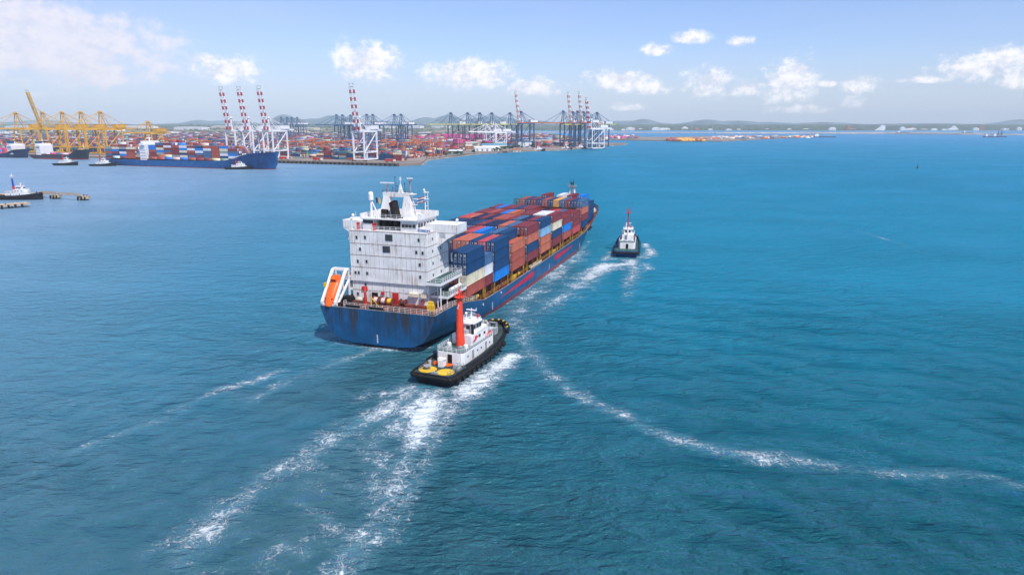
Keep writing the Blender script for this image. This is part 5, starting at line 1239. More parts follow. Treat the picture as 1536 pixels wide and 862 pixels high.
def world_at(px, Y): return ((px - 768) / F * (Y * math.cos(PIT) + 11), Y, LAND_Z - 3)
BR = R(-23 + 90 - 55)
def blu(px, Y, rot, lab, src=None, kk=None):
    return dup(src or bc, world_at(px, Y), rot, lab, bg, kk or kB)
bc.location = world_at(506, 1850); bc.rotation_euler = (0, 0, R(-40))
for px, Y, lab in ((515, 1880, 'blue crane second from left of the far middle row'), (527, 1900, 'blue crane just left of the lone white crane boom'), (551, 1780, 'blue crane just right of the lone white crane boom'), (560, 1800, 'blue crane second to the right of the lone white crane boom'),
                   (592, 1780, 'left one of two blue cranes above the orange yard gantries'), (602, 1760, 'right one of two blue cranes above the orange yard gantries')):
    blu(px, Y, R(-40), lab)
for i, px in enumerate((423, 432, 439, 447)): blu(px, 2450 + i * 10, R(-40), f'faint distant blue crane, {["leftmost", "second", "third", "rightmost"][i]} of four against the hill')
bl = make_sts('blue crane with pale yellow boom, leftmost of four above the pink containers', 'crane_blue', 'crane_lime', 'crane_white', False, None, hg=50, apex=77, blen=58, legw=2.2)
kL = subtree(bl); bl['group'] = bg; bl.location = world_at(676, 1620); bl.rotation_euler = (0, 0, R(-48))
for px, lab in ((701, 'blue crane with pale yellow boom, second of four above the pink containers'), (719, 'blue crane with pale yellow boom, third of four above the pink containers'), (737, 'blue crane with pale yellow boom, right of four above the pink containers'), (764, 'blue crane just left of the raised banded boom near the shore trees')): blu(px, 1620, R(-48), lab, bl, kL)
blu(880, 1560, R(-62), 'blue crane with pale yellow boom at the right end of the eastern group', bl, kL); 
blu(893, 1570, R(-62), 'blue crane, last one at the corner beside open water', bl, kL)
bo = make_sts('blue crane with orange girder, left edge of the eastern group', 'crane_blue', 'crane_orange', 'crane_white', False, None, hg=53, apex=80, blen=50, legw=2.4)
bo['group'] = bg; bo.location = world_at(843, 1560); bo.rotation_euler = (0, 0, R(-60)); kO = subtree(bo)
blu(864, 1575, R(-60), 'blue crane with orange girder between the two raised booms', bo, kO)
br = make_sts('blue crane with raised pink and white banded boom left of the eastern group centre', 'crane_blue', 'crane_orange', 'crane_white', True, ('crane_pink', 'crane_white'), hg=53, apex=78, blen=64, legw=2.4, angle=82)
kR = subtree(br); br['group'] = bg; br.location = world_at(857, 1540); br.rotation_euler = (0, 0, R(-60 + 180 - 180))
blu(873, 1545, R(-60), 'blue crane with raised pink and white banded boom in the eastern group, right one', br, kR)
blu(780, 1500, R(-60), 'blue crane with raised pink and white boom standing apart left of centre shore', br, kR)
we = dup(wcr, world_at(884, 1400), R(-60), 'white crane with red banded boom raised at the corner of the eastern berth', wg, kW)
ws = make_sts('low white crane with horizontal boom between the pink containers and the shore', 'crane_white', 'crane_white', 'crane_white', False, None, hg=34, apex=52, blen=36, w=14, g=24)
ws.location = world_at(742, 1480); ws.rotation_euler = (0, 0, R(-70))
kWs = subtree(ws); dup(ws, world_at(728, 1560), R(-70), 'low white crane behind the other, left of the blue warehouse roofs', 'low white cranes', kWs); ws['group'] = 'low white cranes'

# ------------------------------------------------------------------ the container yard
def shore_x(Y):
    pts = shore[1:12]
    for (x0, y0), (x1, y1) in zip(pts, pts[1:]):
        if min(y0, y1) <= Y <= max(y0, y1) and y1 != y0: return x0 + (x1 - x0) * (Y - y0) / (y1 - y0)
    return 250 if Y > 1800 else -140
A_, K_ = [], []; ry = np.random.default_rng(21)
mixes = [(['dark blue', 'slate blue', 'maroon', 'grey', 'cream', 'teal', 'brick red', 'bright blue'], [.2, .1, .2, .12, .1, .12, .08, .08]),
         (['brick red', 'rust orange', 'coral red', 'maroon', 'dark blue', 'cream', 'slate blue', 'white'], [.17, .14, .07, .18, .2, .07, .1, .07]),
         (['magenta', 'magenta', 'maroon', 'coral red', 'rust orange', 'white', 'slate blue', 'cream'], [.2, .15, .25, .12, .08, .06, .1, .04]),
         (['maroon', 'magenta', 'slate blue', 'white', 'dark blue', 'rust orange', 'cream', 'teal'], [.24, .05, .2, .12, .15, .10, .08, .06])]
front = []
b = 66.0
while b < 1950:
    far_ = b > 420; step = 23 if b < 420 else 34
    W_ = 6 if not far_ else 5; run = 1 if not far_ else 2
    for blk in range(-14, 4):
        a0 = blk * 172.0 + 12 * math.sin(b)
        xq, yq, _ = qp(a0 + 70, b)
        u = 768 + F * xq / (yq + 12)
        if u < -120 or u > 960: continue
        if ry.random() < .08: continue
        mixi = 0 if b < 130 else (1 if b < 560 else 3)
        if 640 < u < 750 and 1450 < yq < 2500: mixi = 2
        if u > 760: mixi = 3
        blkc = ry.random()
        hb = ry.uniform(1.7, 3.9)
        for i in range(int(150 / (12.9 * run))):
            a = a0 + i * 12.9 * run
            if run == 2 and ry.random() < .1: continue
            x, y, _ = qp(a, b)
            if x > shore_x(y) - (30 if y < 1300 else 75): continue
            if y < 1500 and x > -95 and y > 1150: continue
            if abs(x + 135) < 75 and 1760 < y < 2120: continue
            for r in range(W_):
                x, y, _ = qp(a, b + r * 2.55)
                if far_ and 0 < r < W_ - 1: hcol = 1
                nt = int(np.clip(round(hb + ry.normal(0, .9)), 0, 5))
                if mixi == 2: nt = min(6, nt + 2)
                k0 = 0 if (r == 0 or not far_) else max(0, nt - 2)
                if not far_ and 0 < r: k0 = max(0, nt - 3)
                nm = None
                for k in range(k0, nt):
                    names, pr = mixes[mixi]
                    if nm is None or ry.random() < .9: nm = names[int(ry.choice(8, p=pr))]
                    if b == 66.0 and r == 0 and 405 < 768 + F * x / (y + 12) < 660 and k < 4: front.append((x, y, k, nt, nm)); continue
                    A_.append((x, y, LAND_Z + k * 2.75, 12.1 * run + (.6 if run == 2 else 0), 2.42, 2.68, QROT)); K_.append([v * ry.uniform(.5, .95) for v in CC[nm]])
    b += step
front.sort(key=lambda q: (q[0], q[2])); sx_ = sorted({round(q[0], 1) for q in front})
ordn = BAYN + ['nineteenth', 'twentieth', 'twenty-first', 'twenty-second', 'twenty-third', 'twenty-fourth', 'twenty-fifth', 'twenty-sixth']
for x, y, k, nt, nm in front:
    i = sx_.index(round(x, 1)); d_ = QA * 6.1
    place_container(nm, x - d_.x, y - d_.y, LAND_Z + k * 2.75, Matrix.Identity(4), QROT, f"{nm} container, {TN[k]} tier, {ordn[min(i, 25)]} stack from the left in the front yard row", 'containers in the front row of the yard', LC, False)
box_field('container_yard', A_, K_, 'dense uncounted stacks of mixed red, blue and pink containers filling the port')

# yard gantries (rubber tyred), orange and blue
def make_rtg(c, label):
    r_ = empty('yard_gantry', (0, 0, 0), 0, label, 'yard gantry')
    for x in (-11.5, 11.5):
        for y in (-4, 4): MB().beam((x, y, 1.6), (x, y * .7, 20.5), .7).build('leg', M[c], r_)
        MB().beam((x, -6, 1.8), (x, 6, 1.8), 1.2, 1.4).build('sill_beam', M[c], r_)
        MB().beam((x, -3.2, 20.2), (x, 3.2, 20.2), 1.0).build('end_beam', M[c], r_)
        mb = MB()
        for y in (-5, -3, 3, 5): mb.tube((x - .5, y, .85), (x + .5, y, .85), .85, .85, 10)
        mb.build('tyre', M['rubber'], r_)
    for y in (-2.8, 2.8): MB().beam((-12.5, y, 21), (12.5, y, 21), 1.1, 1.8).build('girder', M[c], r_)
    MB().box(-2.5, 2.5, -3, 3, 21.8, 24).build('trolley', M['steel'], r_); MB().box(-9.5, -7.5, -1.2, 1.2, 17.6, 20).build('cab', M['white'], r_)
    return r_
ro = make_rtg('crane_orange', 'orange yard gantry straddling the stacks'); rb = make_rtg('crane_blue', 'blue yard gantry straddling the stacks')
kro, krb = subtree(ro), subtree(rb); first = {0: True, 1: True}
SP = [(652, 200), (636, 240), (655, 290), (628, 330), (611, 190), (603, 260), (588, 215), (645, 380), (622, 400), (665, 420), (580, 330), (560, 150), (500, 180), (480, 140), (462, 230), (520, 250), (440, 160), (330, 170), (310, 140), (290, 230), (260, 180), (245, 260), (475, 330), (395, 330), (210, 300)]
places = ['near the shore bend', 'behind the low quay end', 'beside the tall light mast', 'left of the flagged roofs', 'above the quay corner', 'mid yard among red stacks', 'right of the lone white crane', 'deep in the yard near pink boxes', 'in the red stacks', 'near the blue warehouse roofs', 'behind the lone white crane machinery house', 'directly behind the lone white crane', 'left of the lone white crane', 'over the teal stacks', 'over the grey stacks', 'in front of the far blue cranes', 'right of the three white cranes', 'left of the three white cranes', 'behind the docked ship containers', 'far back over orange stacks', 'behind the docked ship house', 'near the white sheds', 'far back below the hill', 'behind the three white cranes', 'behind the small ochre crane']
for i, (px, b) in enumerate(SP):
    q = on_quay(px, b, LAND_Z); isb = 1 if i % 6 == 5 else 0
    lab = ('blue' if isb else 'orange') + ' yard gantry ' + places[i]
    if first[isb]:
        o = rb if isb else ro; first[isb] = False; o.location = q; o.rotation_euler = (0, 0, QROT + math.pi / 2); o['label'] = lab; o['group'] = 'yard gantries'
    else: dup(rb if isb else ro, q, QROT + math.pi / 2, lab, 'yard gantries', krb if isb else kro)
# light masts
def make_mast(h, label, n=6):
    r_ = empty('light_mast', (0, 0, 0), 0, label, 'light mast')
    MB().tube((0, 0, 0), (0, 0, h), .55, .3, 8).build('pole', M['grey'], r_)
    mb = MB().ring((0, 0, h - .3), (0, 0, 1), 1.3, .12, 12, 5)
    for i in range(n): a = i * 6.283 / n; mb.cbox((1.5 * math.cos(a), 1.5 * math.sin(a), h - .5), (.7, .7, .5))
    mb.build('lamp_ring', M['white'], r_); return r_
lmst = make_mast(36, 'tall grey light mast at the quay end near the shore bend'); kl = subtree(lmst); lmst['group'] = 'tall light masts'
for px, py, lab in ((503, 234, 'tall light mast behind the brown quay, left of the lone white crane'), (580, 236, 'tall light mast just right of the lone white crane'), (616, 228, 'tall light mast over the orange gantries'), (687.5, 229, 'tall light mast by the teal shed near the shore'), (447, 228, 'tall light mast right of the three white cranes'),
                    (727, 217, 'tall light mast behind the white roofed shed'), (803, 224, 'white mast rising behind the shore trees'), (284, 205, 'light mast far behind the docked ship'), (320, 206, 'light mast left of the three white cranes'), (60, 205, 'light mast behind the yellow cranes')):
    dup(lmst, (*at(px, py, LAND_Z), LAND_Z), 0, lab, 'tall light masts', kl)
lmst.location = (*at(646, 233, LAND_Z), LAND_Z)
sm = make_mast(42, 'thin lamp mast on the long low terminal strip, first from the left', 4); ks = subtree(sm); sm.location = (*at(908, 211.5, LAND_Z), LAND_Z); sm['group'] = 'lamp masts on the long strip'
for i, px in enumerate((924, 938, 950, 961, 974, 986, 1000, 1012, 1024, 1036, 1054, 1068, 1083, 1098, 1112)):
    dup(sm, (*at(px, 210.5 if i < 11 else 209.5, LAND_Z), LAND_Z), 0, f'thin lamp mast on the long low terminal strip, {BAYN[i + 1]} from the left', 'lamp masts on the long strip', ks)

# ------------------------------------------------------------------ buildings, trees
def inland_z(X, Y): return LAND_Z - .6 + np.clip((Y - 3100) / 1500, 0, 1) ** 1.3 * 24
def building(px, py, w, d, h, wall, roof, label, cat='warehouse', rot=None, gable=2.5, name='warehouse', win=True, z=None):
    z = LAND_Z if z is None else z
    if py < 203:       # sheds on the rising ground inland, two sizes of distance
        y = 3350 + (200 - py) * 170; x = (px - 768) / F * y; z = float(inland_z(0, y)) + .3
    else: x, y = at(px, py, z)
    r_ = empty(name, (x, y, z), QROT if rot is None else rot, label, cat)
    MB().box(-w / 2, w / 2, -d / 2, d / 2, 0, h).build('wall', M[wall], r_)
    mb = MB(); e = .6
    if gable > 0:
        mb.add([(-w / 2 - e, -d / 2 - e, h), (w / 2 + e, -d / 2 - e, h), (w / 2 + e, d / 2 + e, h), (-w / 2 - e, d / 2 + e, h), (-w / 2 - e, 0, h + gable), (w / 2 + e, 0, h + gable)], [(0, 1, 5, 4), (2, 3, 4, 5), (0, 4, 3), (1, 2, 5), (3, 2, 1, 0)])
    else: mb.box(-w / 2 - .3, w / 2 + .3, -d / 2 - .3, d / 2 + .3, h, h + .8)
    mb.build('roof', M[roof], r_)
    if win:
        n = max(2, int(w / 9))
        for i in range(min(n, 10)):
            x_ = -w / 2 + (i + .5) * w / min(n, 10)
            if h > 9:
                f = MB()
                for k in range(int(h / 3.4)): f.box(x_ - 1.2, x_ + 1.2, -d / 2 - .08, -d / 2 + .05, 1.2 + k * 3.4, 2.8 + k * 3.4)
                f.build('window_column', M['glass'], r_)
            else: MB().box(x_ - 1.8, x_ + 1.8, -d / 2 - .08, -d / 2 + .05, 0 if h < 7 else 1, h * .7).build('shed_door', M['steel'], r_)
    return r_
B = building
terrain('inland_plain', -7000, -120, 200, 2950, 6400, 60, lambda X, Y: inland_z(X, Y) + np.clip((Y - 3300) / 600, 0, 1) * nz(X, Y, 260, 9) * 1.5, paint('inland plain', (.20, .19, .13), .9, .45, .006), 'inland plain behind the port')
s = MB()
for i in range(900):
    y = r3.uniform(3300, 5900); x = r3.uniform(-4600, -150) * y / 5900
    leafclump(s, x, y, float(inland_z(0, y)) + 3, r3.uniform(5, 12), 8)
o = s.build('inland_trees', [M['leafA'], M['leafB']]); tag(o, 'scattered green trees inland behind the container yard', kind='stuff')
B(730, 226.5, 46, 22, 6, 'white', 'white_roof', 'long low shed with pale blue white roof beside the shore trees', rot=R(8), gable=3)
B(741, 222.5, 52, 20, 7, 'white', 'blue_roof', 'shed with blue roof behind the pale roofed one', rot=R(8), gable=3)
B(714, 219.5, 46, 24, 8, 'cream', 'white_roof', 'cream walled warehouse left of the blue roofed shed', rot=R(5), gable=2)
B(696, 224, 34, 16, 7, 'brown_roof', 'cream', 'brown shed with cream roof above the shore road', rot=R(-5), gable=2)
B(684, 231, 22, 12, 5, 'deck_green', 'white_roof', 'small teal shed near the shore bend', rot=R(-5), gable=2, cat='shed', name='shed')
B(756, 219.5, 20, 14, 9, 'tan_wall', 'white_roof', 'pale gabled house right of the blue roofed shed', cat='building', name='house', rot=R(10), gable=3)
B(806, 217.5, 70, 26, 11, 'tan_wall', 'white_roof', 'wide cream office block behind the moored workboats', cat='building', name='office_building', rot=R(8), gable=0)
B(786, 221, 30, 18, 12, 'white', 'blue_roof', 'white and blue terminal office beside the dark trees', cat='building', name='office_building', rot=R(8), gable=0)
B(775, 228.3, 14, 7, 4, 'tan_wall', 'brown_roof', 'small kiosk with orange roof on the shore', cat='building', name='kiosk', rot=R(8), gable=2)
B(893, 216.5, 26, 18, 16, 'tan_wall', 'tan_wall', 'square tan building at the corner of the eastern berth', cat='building', name='building', gable=0)
B(622, 236, 14, 6, 4, 'cream', 'brown_roof', 'small brown hut on the quay end', cat='hut', name='hut', gable=1.5)
B(181, 196.5, 150, 70, 26, 'white', 'white_roof', 'big white flat warehouse behind the yellow crane booms', gable=0)
B(52, 193.5, 210, 80, 17, 'white', 'white_roof', 'long white warehouse behind the far left yellow crane', gable=3)
B(112, 197, 180, 70, 14, 'white', 'white_roof', 'long white shed behind the middle yellow cranes', gable=3)
B(262, 201, 120, 60, 15, 'white', 'white_roof', 'white warehouse right of the small ochre crane', gable=3)
B(300, 194.5, 230, 60, 14, 'white', 'white_roof', 'very long pale warehouse roof far behind the docked ship', gable=3)
B(225, 192.5, 260, 60, 14, 'white', 'white_roof', 'long pale roof above the docked ship house', gable=3)
B(350, 192.3, 200, 60, 13, 'tan_wall', 'white_roof', 'pale warehouse behind the left of three white cranes', gable=3)
B(462, 194.8, 210, 60, 13, 'tan_wall', 'white_roof', 'sand coloured warehouse right of the three white cranes', gable=2)
B(458, 199.5, 90, 40, 12, 'cream', 'cream', 'peach coloured sheds in mid yard', gable=4)
B(625, 192.5, 120, 50, 14, 'white', 'white_roof', 'white warehouse under the hill, right of the blue cranes', gable=3)
B(640, 200, 60, 26, 9, 'white', 'white_roof', 'white striped sheds behind the orange gantries', gable=2)
B(665, 190.8, 130, 50, 16, 'white', 'blue_roof', 'blue roofed hall behind the pink containers', gable=3)
B(20, 199, 160, 60, 12, 'white', 'blue_roof', 'pale blue shed row at the far left edge', gable=3)
B(580, 191.6, 200, 60, 13, 'white', 'white_roof', 'white hall behind the far blue cranes', gable=2)
B(415, 191.8, 150, 60, 15, 'white', 'white_roof', 'white hall directly behind the three white cranes', gable=2)
# pink stack wall with white lettering
pk = empty('container_block', (*at(697, 213.5, LAND_Z), LAND_Z), R(-3), 'bright pink container block with large white letters in the middle of the yard', 'container block')
mb = MB()
for i in range(9):
    for k in range(8): mb.box(-58 + i * 12.9, -58 + i * 12.9 + 12.2, -8, 8, k * 2.7, k * 2.7 + 2.62)
M['pink'] = paint('hot pink', (.66, .06, .26), .55, .12, .1); mb.build('stacked_boxes', M['pink'], pk)
cu = bpy.data.curves.new('lettering', 'FONT'); cu.body = 'ONE'; cu.size = 12; cu.extrude = .06; cu.align_x = 'CENTER'; cu.materials.append(M['white'])
lt = bpy.data.objects.new('lettering_curve', cu); col.objects.link(lt); bpy.context.view_layer.update()
lme = bpy.data.meshes.new_from_object(lt.evaluated_get(bpy.context.evaluated_depsgraph_get())); bpy.data.objects.remove(lt)
if not lme.materials: lme.materials.append(M['white'])
lt = bpy.data.objects.new('lettering', lme); col.objects.link(lt); lt.parent = pk; lt.location = (2, -8.1, 11.5); lt.rotation_euler = (math.pi / 2, 0, 0)
# trees along the shore
def make_tree(h, label, kind):
    r_ = empty('tree', (0, 0, 0), 0, label, 'tree'); rr = np.random.default_rng(int(h * 10) + kind)
    mb = MB().tube((0, 0, 0), (.2, .1, h * .45), .35, .2, 8)
    for i in range(5): a = rr.uniform(0, 6.28); mb.tube((.2, .1, h * (.3 + .04 * i)), (math.cos(a) * h * .24, math.sin(a) * h * .24, h * .65), .14, .05, 6)
    mb.build('trunk', M['bark'], r_)
    cr = MB()
    for i in range(9): a = rr.uniform(0, 6.28); d = rr.uniform(0, .3) * h; leafclump(cr, d * math.cos(a), d * math.sin(a), h * rr.uniform(.45, .85), h * rr.uniform(.16, .26), 34, rr)
    cr.build('crown', [M['leafA'], M['leafB']] if kind else [M['leafB'], M['leafA']], r_); return r_
tA = make_tree(11, 'bushy shore tree', 0); tB = make_tree(8, 'small shore tree', 1); kA, kB_ = subtree(tA), subtree(tB)
TP = [(754, 227.5, 0, 'leftmost big tree of the shore grove'), (759, 227, 0, 'second big tree of the shore grove'), (764, 226.8, 0, 'third big tree of the shore grove'), (769, 226.3, 0, 'rightmost big tree of the shore grove'), (777, 224.5, 0, 'lone dark tree right of the shore grove'),
      (799, 223.5, 0, 'dark round tree behind the leftmost workboat'), (803, 223.3, 1, 'small tree touching the dark round tree'), (818, 222.5, 0, 'tree in front of the cream office block, left one'), (823, 222, 1, 'tree in front of the cream office block, right one'), (857, 221, 0, 'tree behind the middle moored workboats'),
      (669, 236.2, 1, 'small round bush on the shore edge by the blue stacks'), (711, 231.5, 1, 'small bush on the shore edge under the pale roofed shed'), (742, 229.5, 1, 'small bush on the shore edge left of the grove'), (750, 229, 1, 'bush at the foot of the grove'), (687, 233.5, 1, 'tiny bush on the shore edge below the brown shed'),
      (745, 227, 1, 'bush between the pale roof and the grove'), (598, 240, 1, 'green bush on the brown quay end, left one'), (606, 239.8, 1, 'green bush on the brown quay end, right one'), (640, 237.5, 1, 'dark bush at the shore bend'), (590, 240, 1, 'first green bush right of the lone white crane')]
fA = {0: True, 1: True}
for px, py, k, lab in TP:
    src, kk = (tA, kA) if k == 0 else (tB, kB_); loc = (*at(px, py, LAND_Z), LAND_Z)
    if fA[k]: src.location = loc; src['label'] = lab; src['group'] = 'shore trees'; fA[k] = False
    else: dup(src, loc, random.uniform(0, 6.28), lab, 'shore trees', kk)

# quay traffic: trucks and vans parked on the brown quay end
def make_truck(c, label):
    r_ = empty('truck', (0, 0, 0), 0, label, 'truck')
    MB().box(0, 12, -1.25, 1.25, 1.3, 4.0).build('trailer', M[c], r_); MB().box(12.4, 14.6, -1.2, 1.2, .9, 3.6).build('cab', M['white'], r_)
    mb = MB()
    for x in (1.5, 3, 10.5, 13.4):
        for g in (-1, 1): mb.tube((x, g * 1.1, .5), (x, g * 1.3, .5), .5, .5, 10)
    mb.build('wheel', M['rubber'], r_); return r_
tr = make_truck('red', 'truck with red box on the brown quay, left of the lone white crane'); kt = subtree(tr); tr['group'] = 'trucks on the quay'
tr.location = qp(-150, 22, LAND_Z); tr.rotation_euler = (0, 0, QROT)
for a, b_, lab in ((-95, 48, 'truck with red box under the lone white crane'), (-215, 30, 'truck with red box near the blue ship bow'), (-40, 30, 'truck with red box near the quay end')): dup(tr, qp(a, b_, LAND_Z), QROT + .1, lab, 'trucks on the quay', kt)

# ------------------------------------------------------------------ jetty, dolphins, buoy, barges, far town
def jetty(P0, P1, w, label, zt=2.6, name='jetty'):
    P0, P1 = Vector(P0), Vector(P1); d = P1 - P0; L = d.length; r_ = empty(name, (P0.x, P0.y, 0), math.atan2(d.y, d.x), label, 'jetty')
    MB().box(0, L, -w / 2, w / 2, zt - 1.2, zt).build('deck_slab', M['jetty'], r_)
    for i in range(int(L / 3.6)):
        x = 1.6 + i * 3.6; MB().box(x - .55, x + .55, -w / 2 - .5, -w / 2 - .003, .4, zt - .2).build('fender', M['rubber'], r_)
        if i % 2: MB().tube((x, w * .3, -2), (x, w * .3, zt - 1.2), .5, .5, 8).build('pile', M['quay_face'], r_)
    for i in range(int(L / 9)): MB().tube((4 + i * 9, -w / 2 + 1, zt), (4 + i * 9, -w / 2 + 1, zt + .7), .25, .3, 8).build('bollard', M['black'], r_)
    return r_
M['jetty'] = paint('tan jetty concrete', (.48, .38, .28), .85, .15, .4, .3, (.2, .15, .11))
jetty(at(-60, 311, 2.6), at(42, 303.5, 2.6), 9, 'tan concrete jetty lined with black fenders in front of the moored tug')
jetty(at(-60, 292, 2.6), at(47, 289.5, 2.6), 9, 'tan concrete jetty behind the moored tug at the left edge')
def dolphin(px, py, r, label):
    x, y = at(px, py, 2.6); e_ = empty('mooring_dolphin', (x, y, 0), 0, label, 'mooring dolphin')
    MB().prism([(r * math.cos(a), r * .8 * math.sin(a)) for a in [k * math.pi / 4 + .39 for k in range(8)]], 1.0, 2.9).build('cap', M['jetty'], e_)
    for a in range(5): MB().tube((r * .6 * math.cos(a * 1.26), r * .5 * math.sin(a * 1.26), -2), (r * .6 * math.cos(a * 1.26), r * .5 * math.sin(a * 1.26), 1.0), .5, .5, 8).build('pile', M['quay_face'], e_)
    MB().tube((0, 0, 2.9), (0, 0, 4.0), .35, .5, 8).tube((r * .5, 0, 2.9), (r * .5, .4, 3.8), .3, .4, 8).build('bollard', M['rust'], e_)
    for a in (-.6, 0, .6): MB().box(r * a - .5, r * a + .5, -r * .8 - .4, -r * .78, .2, 2.6).build('fender', M['rubber'], e_)
dolphin(55, 290.5, 5.5, 'wide tan mooring dolphin right after the rear jetty'); dolphin(84, 292.5, 3.6, 'middle tan mooring dolphin under the catwalk'); dolphin(126, 294.5, 4.0, 'end mooring dolphin alone at the tip of the catwalk')
def catwalk(a, b, label):
    a = Vector((*a, 3.4)); b = Vector((*b, 3.4)); r_ = empty('catwalk', tuple(a), 0, label, 'catwalk'); d = b - a; o = Vector((0, 0, 0))
    MB().beam(o, d, 1.4, .25).build('walkway', M['jetty'], r_)
    mb = MB(); n = 14; s_ = Vector((0, .8, 0))
    for g in (-1, 1):
        for i in range(n):
            p = d * (i / n) + s_ * g; q = d * ((i + 1) / n) + s_ * g; up = Vector((0, 0, 1.5))
            mb.beam(p, p + up, .14); mb.beam(p + up, q + up, .16); mb.beam(p, q + up if i % 2 else q, .1); mb.beam(p + (up if i % 2 else o), q + (o if i % 2 else up), .12)
    mb.build('lattice_rail', M['jetty'], r_)
catwalk(at(60, 290, 3.4), at(84, 291, 3.4), 'catwalk between the first and the middle dolphin'); catwalk(at(88, 291.5, 3.4), at(122, 293.5, 3.4), 'pale lattice catwalk leading to the end dolphin')
bx = empty('channel_buoy', (*at(1376, 252.5), 0), 0, 'small dark channel buoy alone on the open water at right', 'buoy')
MB().tube((0, 0, -.5), (0, 0, .9), 1.3, 1.3, 14).build('float', M['deck_green'], bx); MB().tube((0, 0, .9), (0, 0, 4.2), .5, .15, 8).cbox((0, 0, 4.4), (.7, .7, .7)).beam((-.8, 0, 1), (0, 0, 3.6), .1).beam((.8, 0, 1), (0, 0, 3.6), .1).build('lattice_top', M['deck_green'], bx)
def barge(px, py, L, w, hcol, label, cat='barge', rot=0, house='white', cranes=0, name='barge'):
    e_ = empty(name, (*at(px, py), 0), rot, label, cat)
    MB().prism([(0, -w / 2), (L * .93, -w / 2), (L, -w / 4), (L, w / 4), (L * .93, w / 2), (0, w / 2)], -1, 4).build('hull', M[hcol], e_)
    h = MB().box(L * .04, L * .22, -w * .35, w * .35, 4, 11).box(L * .07, L * .2, -w * .3, w * .3, 11, 14).build('deckhouse', M[house], e_); MB().box(L * .2, L * .203, -w * .25, w * .25, 12, 13.3).build('window_band', M['glass'], h)
    MB().box(L * .3, L * .88, -w * .36, w * .36, 4, 5.6).build('hold', M['steel'], e_)
    for i in range(cranes):
        x = L * (.4 + .24 * i); c = MB().beam((x, -4, 4), (x, 0, 26), 1.4).beam((x, 4, 4), (x, 0, 26), 1.4).build('crane_tower', M['crane_blue'], e_); MB().beam((x, 0, 10), (x + 24, 0, 38), 1.5, 1.5, .7, .7).build('jib', M['crane_blue'], c)
    return e_
barge(1220, 206.3, 90, 16, 'hull_navy', 'low dark barge on the water off the end of the long strip')
barge(1476, 206.2, 46, 18, 'hull_navy', 'white housed workboat beside the dredger on the far right', 'workboat', name='workboat')
barge(1488, 206.0, 58, 18, 'hull_navy', 'dredger with two tall raised jibs on the far right', 'dredger', cranes=2, name='dredger')
barge(1345, 199.8, 80, 16, 'rust', 'tiny rusty barge by the breakwater, left one'); barge(1444, 200.2, 60, 14, 'rust', 'tiny brown barge by the breakwater, right one')
# long strip: container stacks and sheds
A_, K_ = [], []
for i in range(150):
    px = ry.uniform(1002, 1055); py = ry.uniform(208.8, 211.6); x, y = at(px, py, LAND_Z); n_ = ry.choice(['yellow', 'rust orange', 'rust orange', 'maroon', 'coral red']) if not 1020 < px < 1038 else 'yellow'
    A_.append((x, y, LAND_Z, 12, 6, ry.uniform(2.6, 6), R(-8))); K_.append(CC[n_])
for i in range(160):
    px = ry.uniform(900, 955); py = ry.uniform(204.5, 208.5); x, y = at(px, py, LAND_Z); n_ = ry.choice(['maroon', 'magenta', 'maroon', 'white', 'slate blue']); A_.append((x, y, LAND_Z, 12, 5, ry.uniform(3, 9), R(-8))); K_.append(CC[n_])
for i in range(110):
    px = ry.uniform(1060, 1225); py = ry.uniform(205.6, 208.6) - (px - 1060) * .008; x, y = at(px, py, LAND_Z); n_ = ry.choice(['grey', 'cream', 'slate blue', 'rust orange', 'white']); A_.append((x, y, LAND_Z, ry.uniform(8, 30), 10, ry.uniform(2, 7), R(-8))); K_.append(CC[n_])
box_field('strip_stacks', A_, K_, 'uncounted low stacks and stores on the long terminal strip')
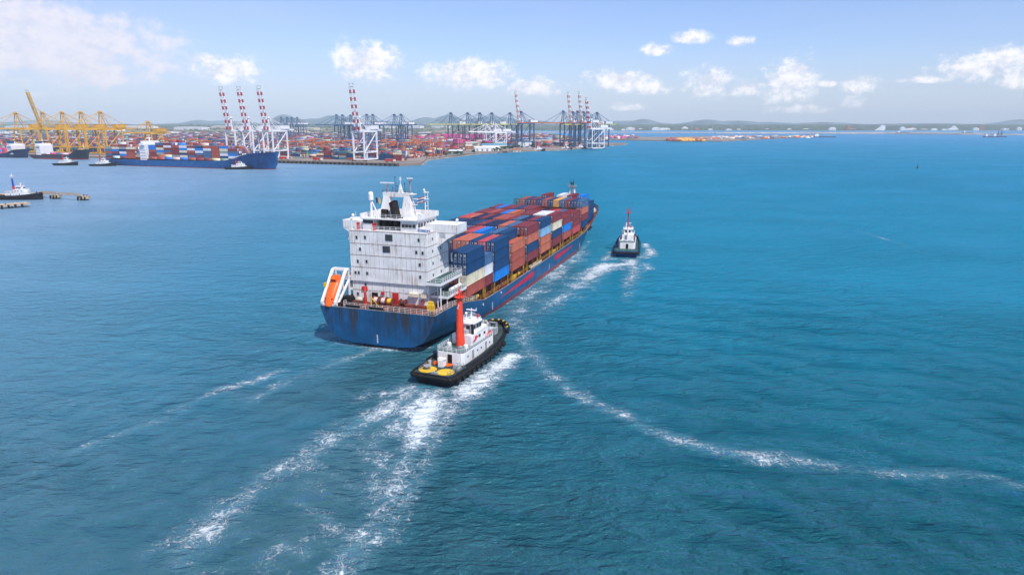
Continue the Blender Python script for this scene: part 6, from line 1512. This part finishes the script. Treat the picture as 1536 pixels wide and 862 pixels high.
# white buildings of the far town
tw_spots = [(905, 9, 14), (912, 12, 10), (944, 14, 16), (950, 10, 12), (962, 8, 10), (978, 14, 16), (985, 22, 12), (994, 20, 12), (1001, 8, 12), (1030, 10, 18), (1038, 6, 12), (1087, 10, 8), (1105, 7, 8), (1150, 9, 9), (1213, 12, 9), (1233, 8, 14), (1240, 10, 16), (1268, 8, 22), (1275, 6, 10), (1287, 8, 8), (1337, 8, 18), (1343, 9, 12), (1358, 12, 10), (1368, 14, 12), (1374, 6, 18), (1383, 10, 10), (1404, 8, 8), (1420, 12, 10), (1430, 16, 12), (1437, 9, 22), (1444, 9, 14), (1458, 7, 24), (1500, 8, 10), (1529, 8, 16), (1518, 5, 10), (930, 6, 8), (1060, 8, 8), (1180, 7, 9), (1315, 9, 7), (1392, 12, 7)]
def house_mesh(w, h):
    mb = MB(); mb.mat(0).box(-w / 2, w / 2, -14, 14, 0, h).box(-w / 4, w / 4, -12, 12, h, h * 1.25)
    mb.mat(1)
    for k in range(max(1, int(h / 9))):
        for i in range(max(2, int(w / 12))): mb.box(-w / 2 + 4 + i * 12, -w / 2 + 9 + i * 12, -14.2, -14, 3 + k * 9, 6.5 + k * 9)
    return mb
for i, (px, w, h) in enumerate(tw_spots):
    X = (px - 768) / F * 6080; Y = 6070 + (i % 5) * 60; w_ = w * 5.2
    o = house_mesh(w_, h * 1.4).build('building', [M['white'] if i % 7 != 3 else M['brown_roof'], M['glass']]); o.location = (X, Y, 1)
    near_ = 'behind the long strip' if px < 1120 else ('left of the sail tower' if px < 1300 else ('between sail tower and dredger' if px < 1480 else 'right of the dredger'))
    tag(o, f"{'tan' if i % 7 == 3 else 'white'} {'tall' if h > 15 else ('wide' if w > 13 else 'low')} far shore building {near_}, {i + 1}", 'building', 'far shore town buildings')
    o['label'] = f"{'tan' if i % 7 == 3 else 'white'} {'tall' if h > 15 else ('wide' if w > 13 else 'low')} far shore building {near_}"
# make equal labels single out one building by counting along the shore
cnt = {}
for o in sorted([o for o in bpy.data.objects if o.get('group') == 'far shore town buildings'], key=lambda q: q.location.x): cnt.setdefault(o['label'], []).append(o)
for lab, os_ in cnt.items():
    if len(os_) > 1:
        for j, o in enumerate(os_): o['label'] = f"{lab}, {BAYN[j]} such from the left"
X = (1306 - 768) / F * 6080
o = MB().prism([(0, 0), (1, 0)], 0, 1) if 0 else MB()
o.add([(-55, -12, 0), (48, -12, 0), (48, -12, 52), (14, -12, 66), (-8, -12, 34), (-55, 12, 0), (48, 12, 0), (48, 12, 52), (14, 12, 66), (-8, 12, 34)], [(0, 1, 2, 3, 4), (9, 8, 7, 6, 5), (0, 5, 6, 1), (1, 6, 7, 2), (2, 7, 8, 3), (3, 8, 9, 4), (4, 9, 5, 0)])
o = o.build('tower_building', M['white']); o.location = (X, 6080, 2); o.scale = (.8, .8, .72); tag(o, 'white sail shaped tower standing out on the far shore', 'building')
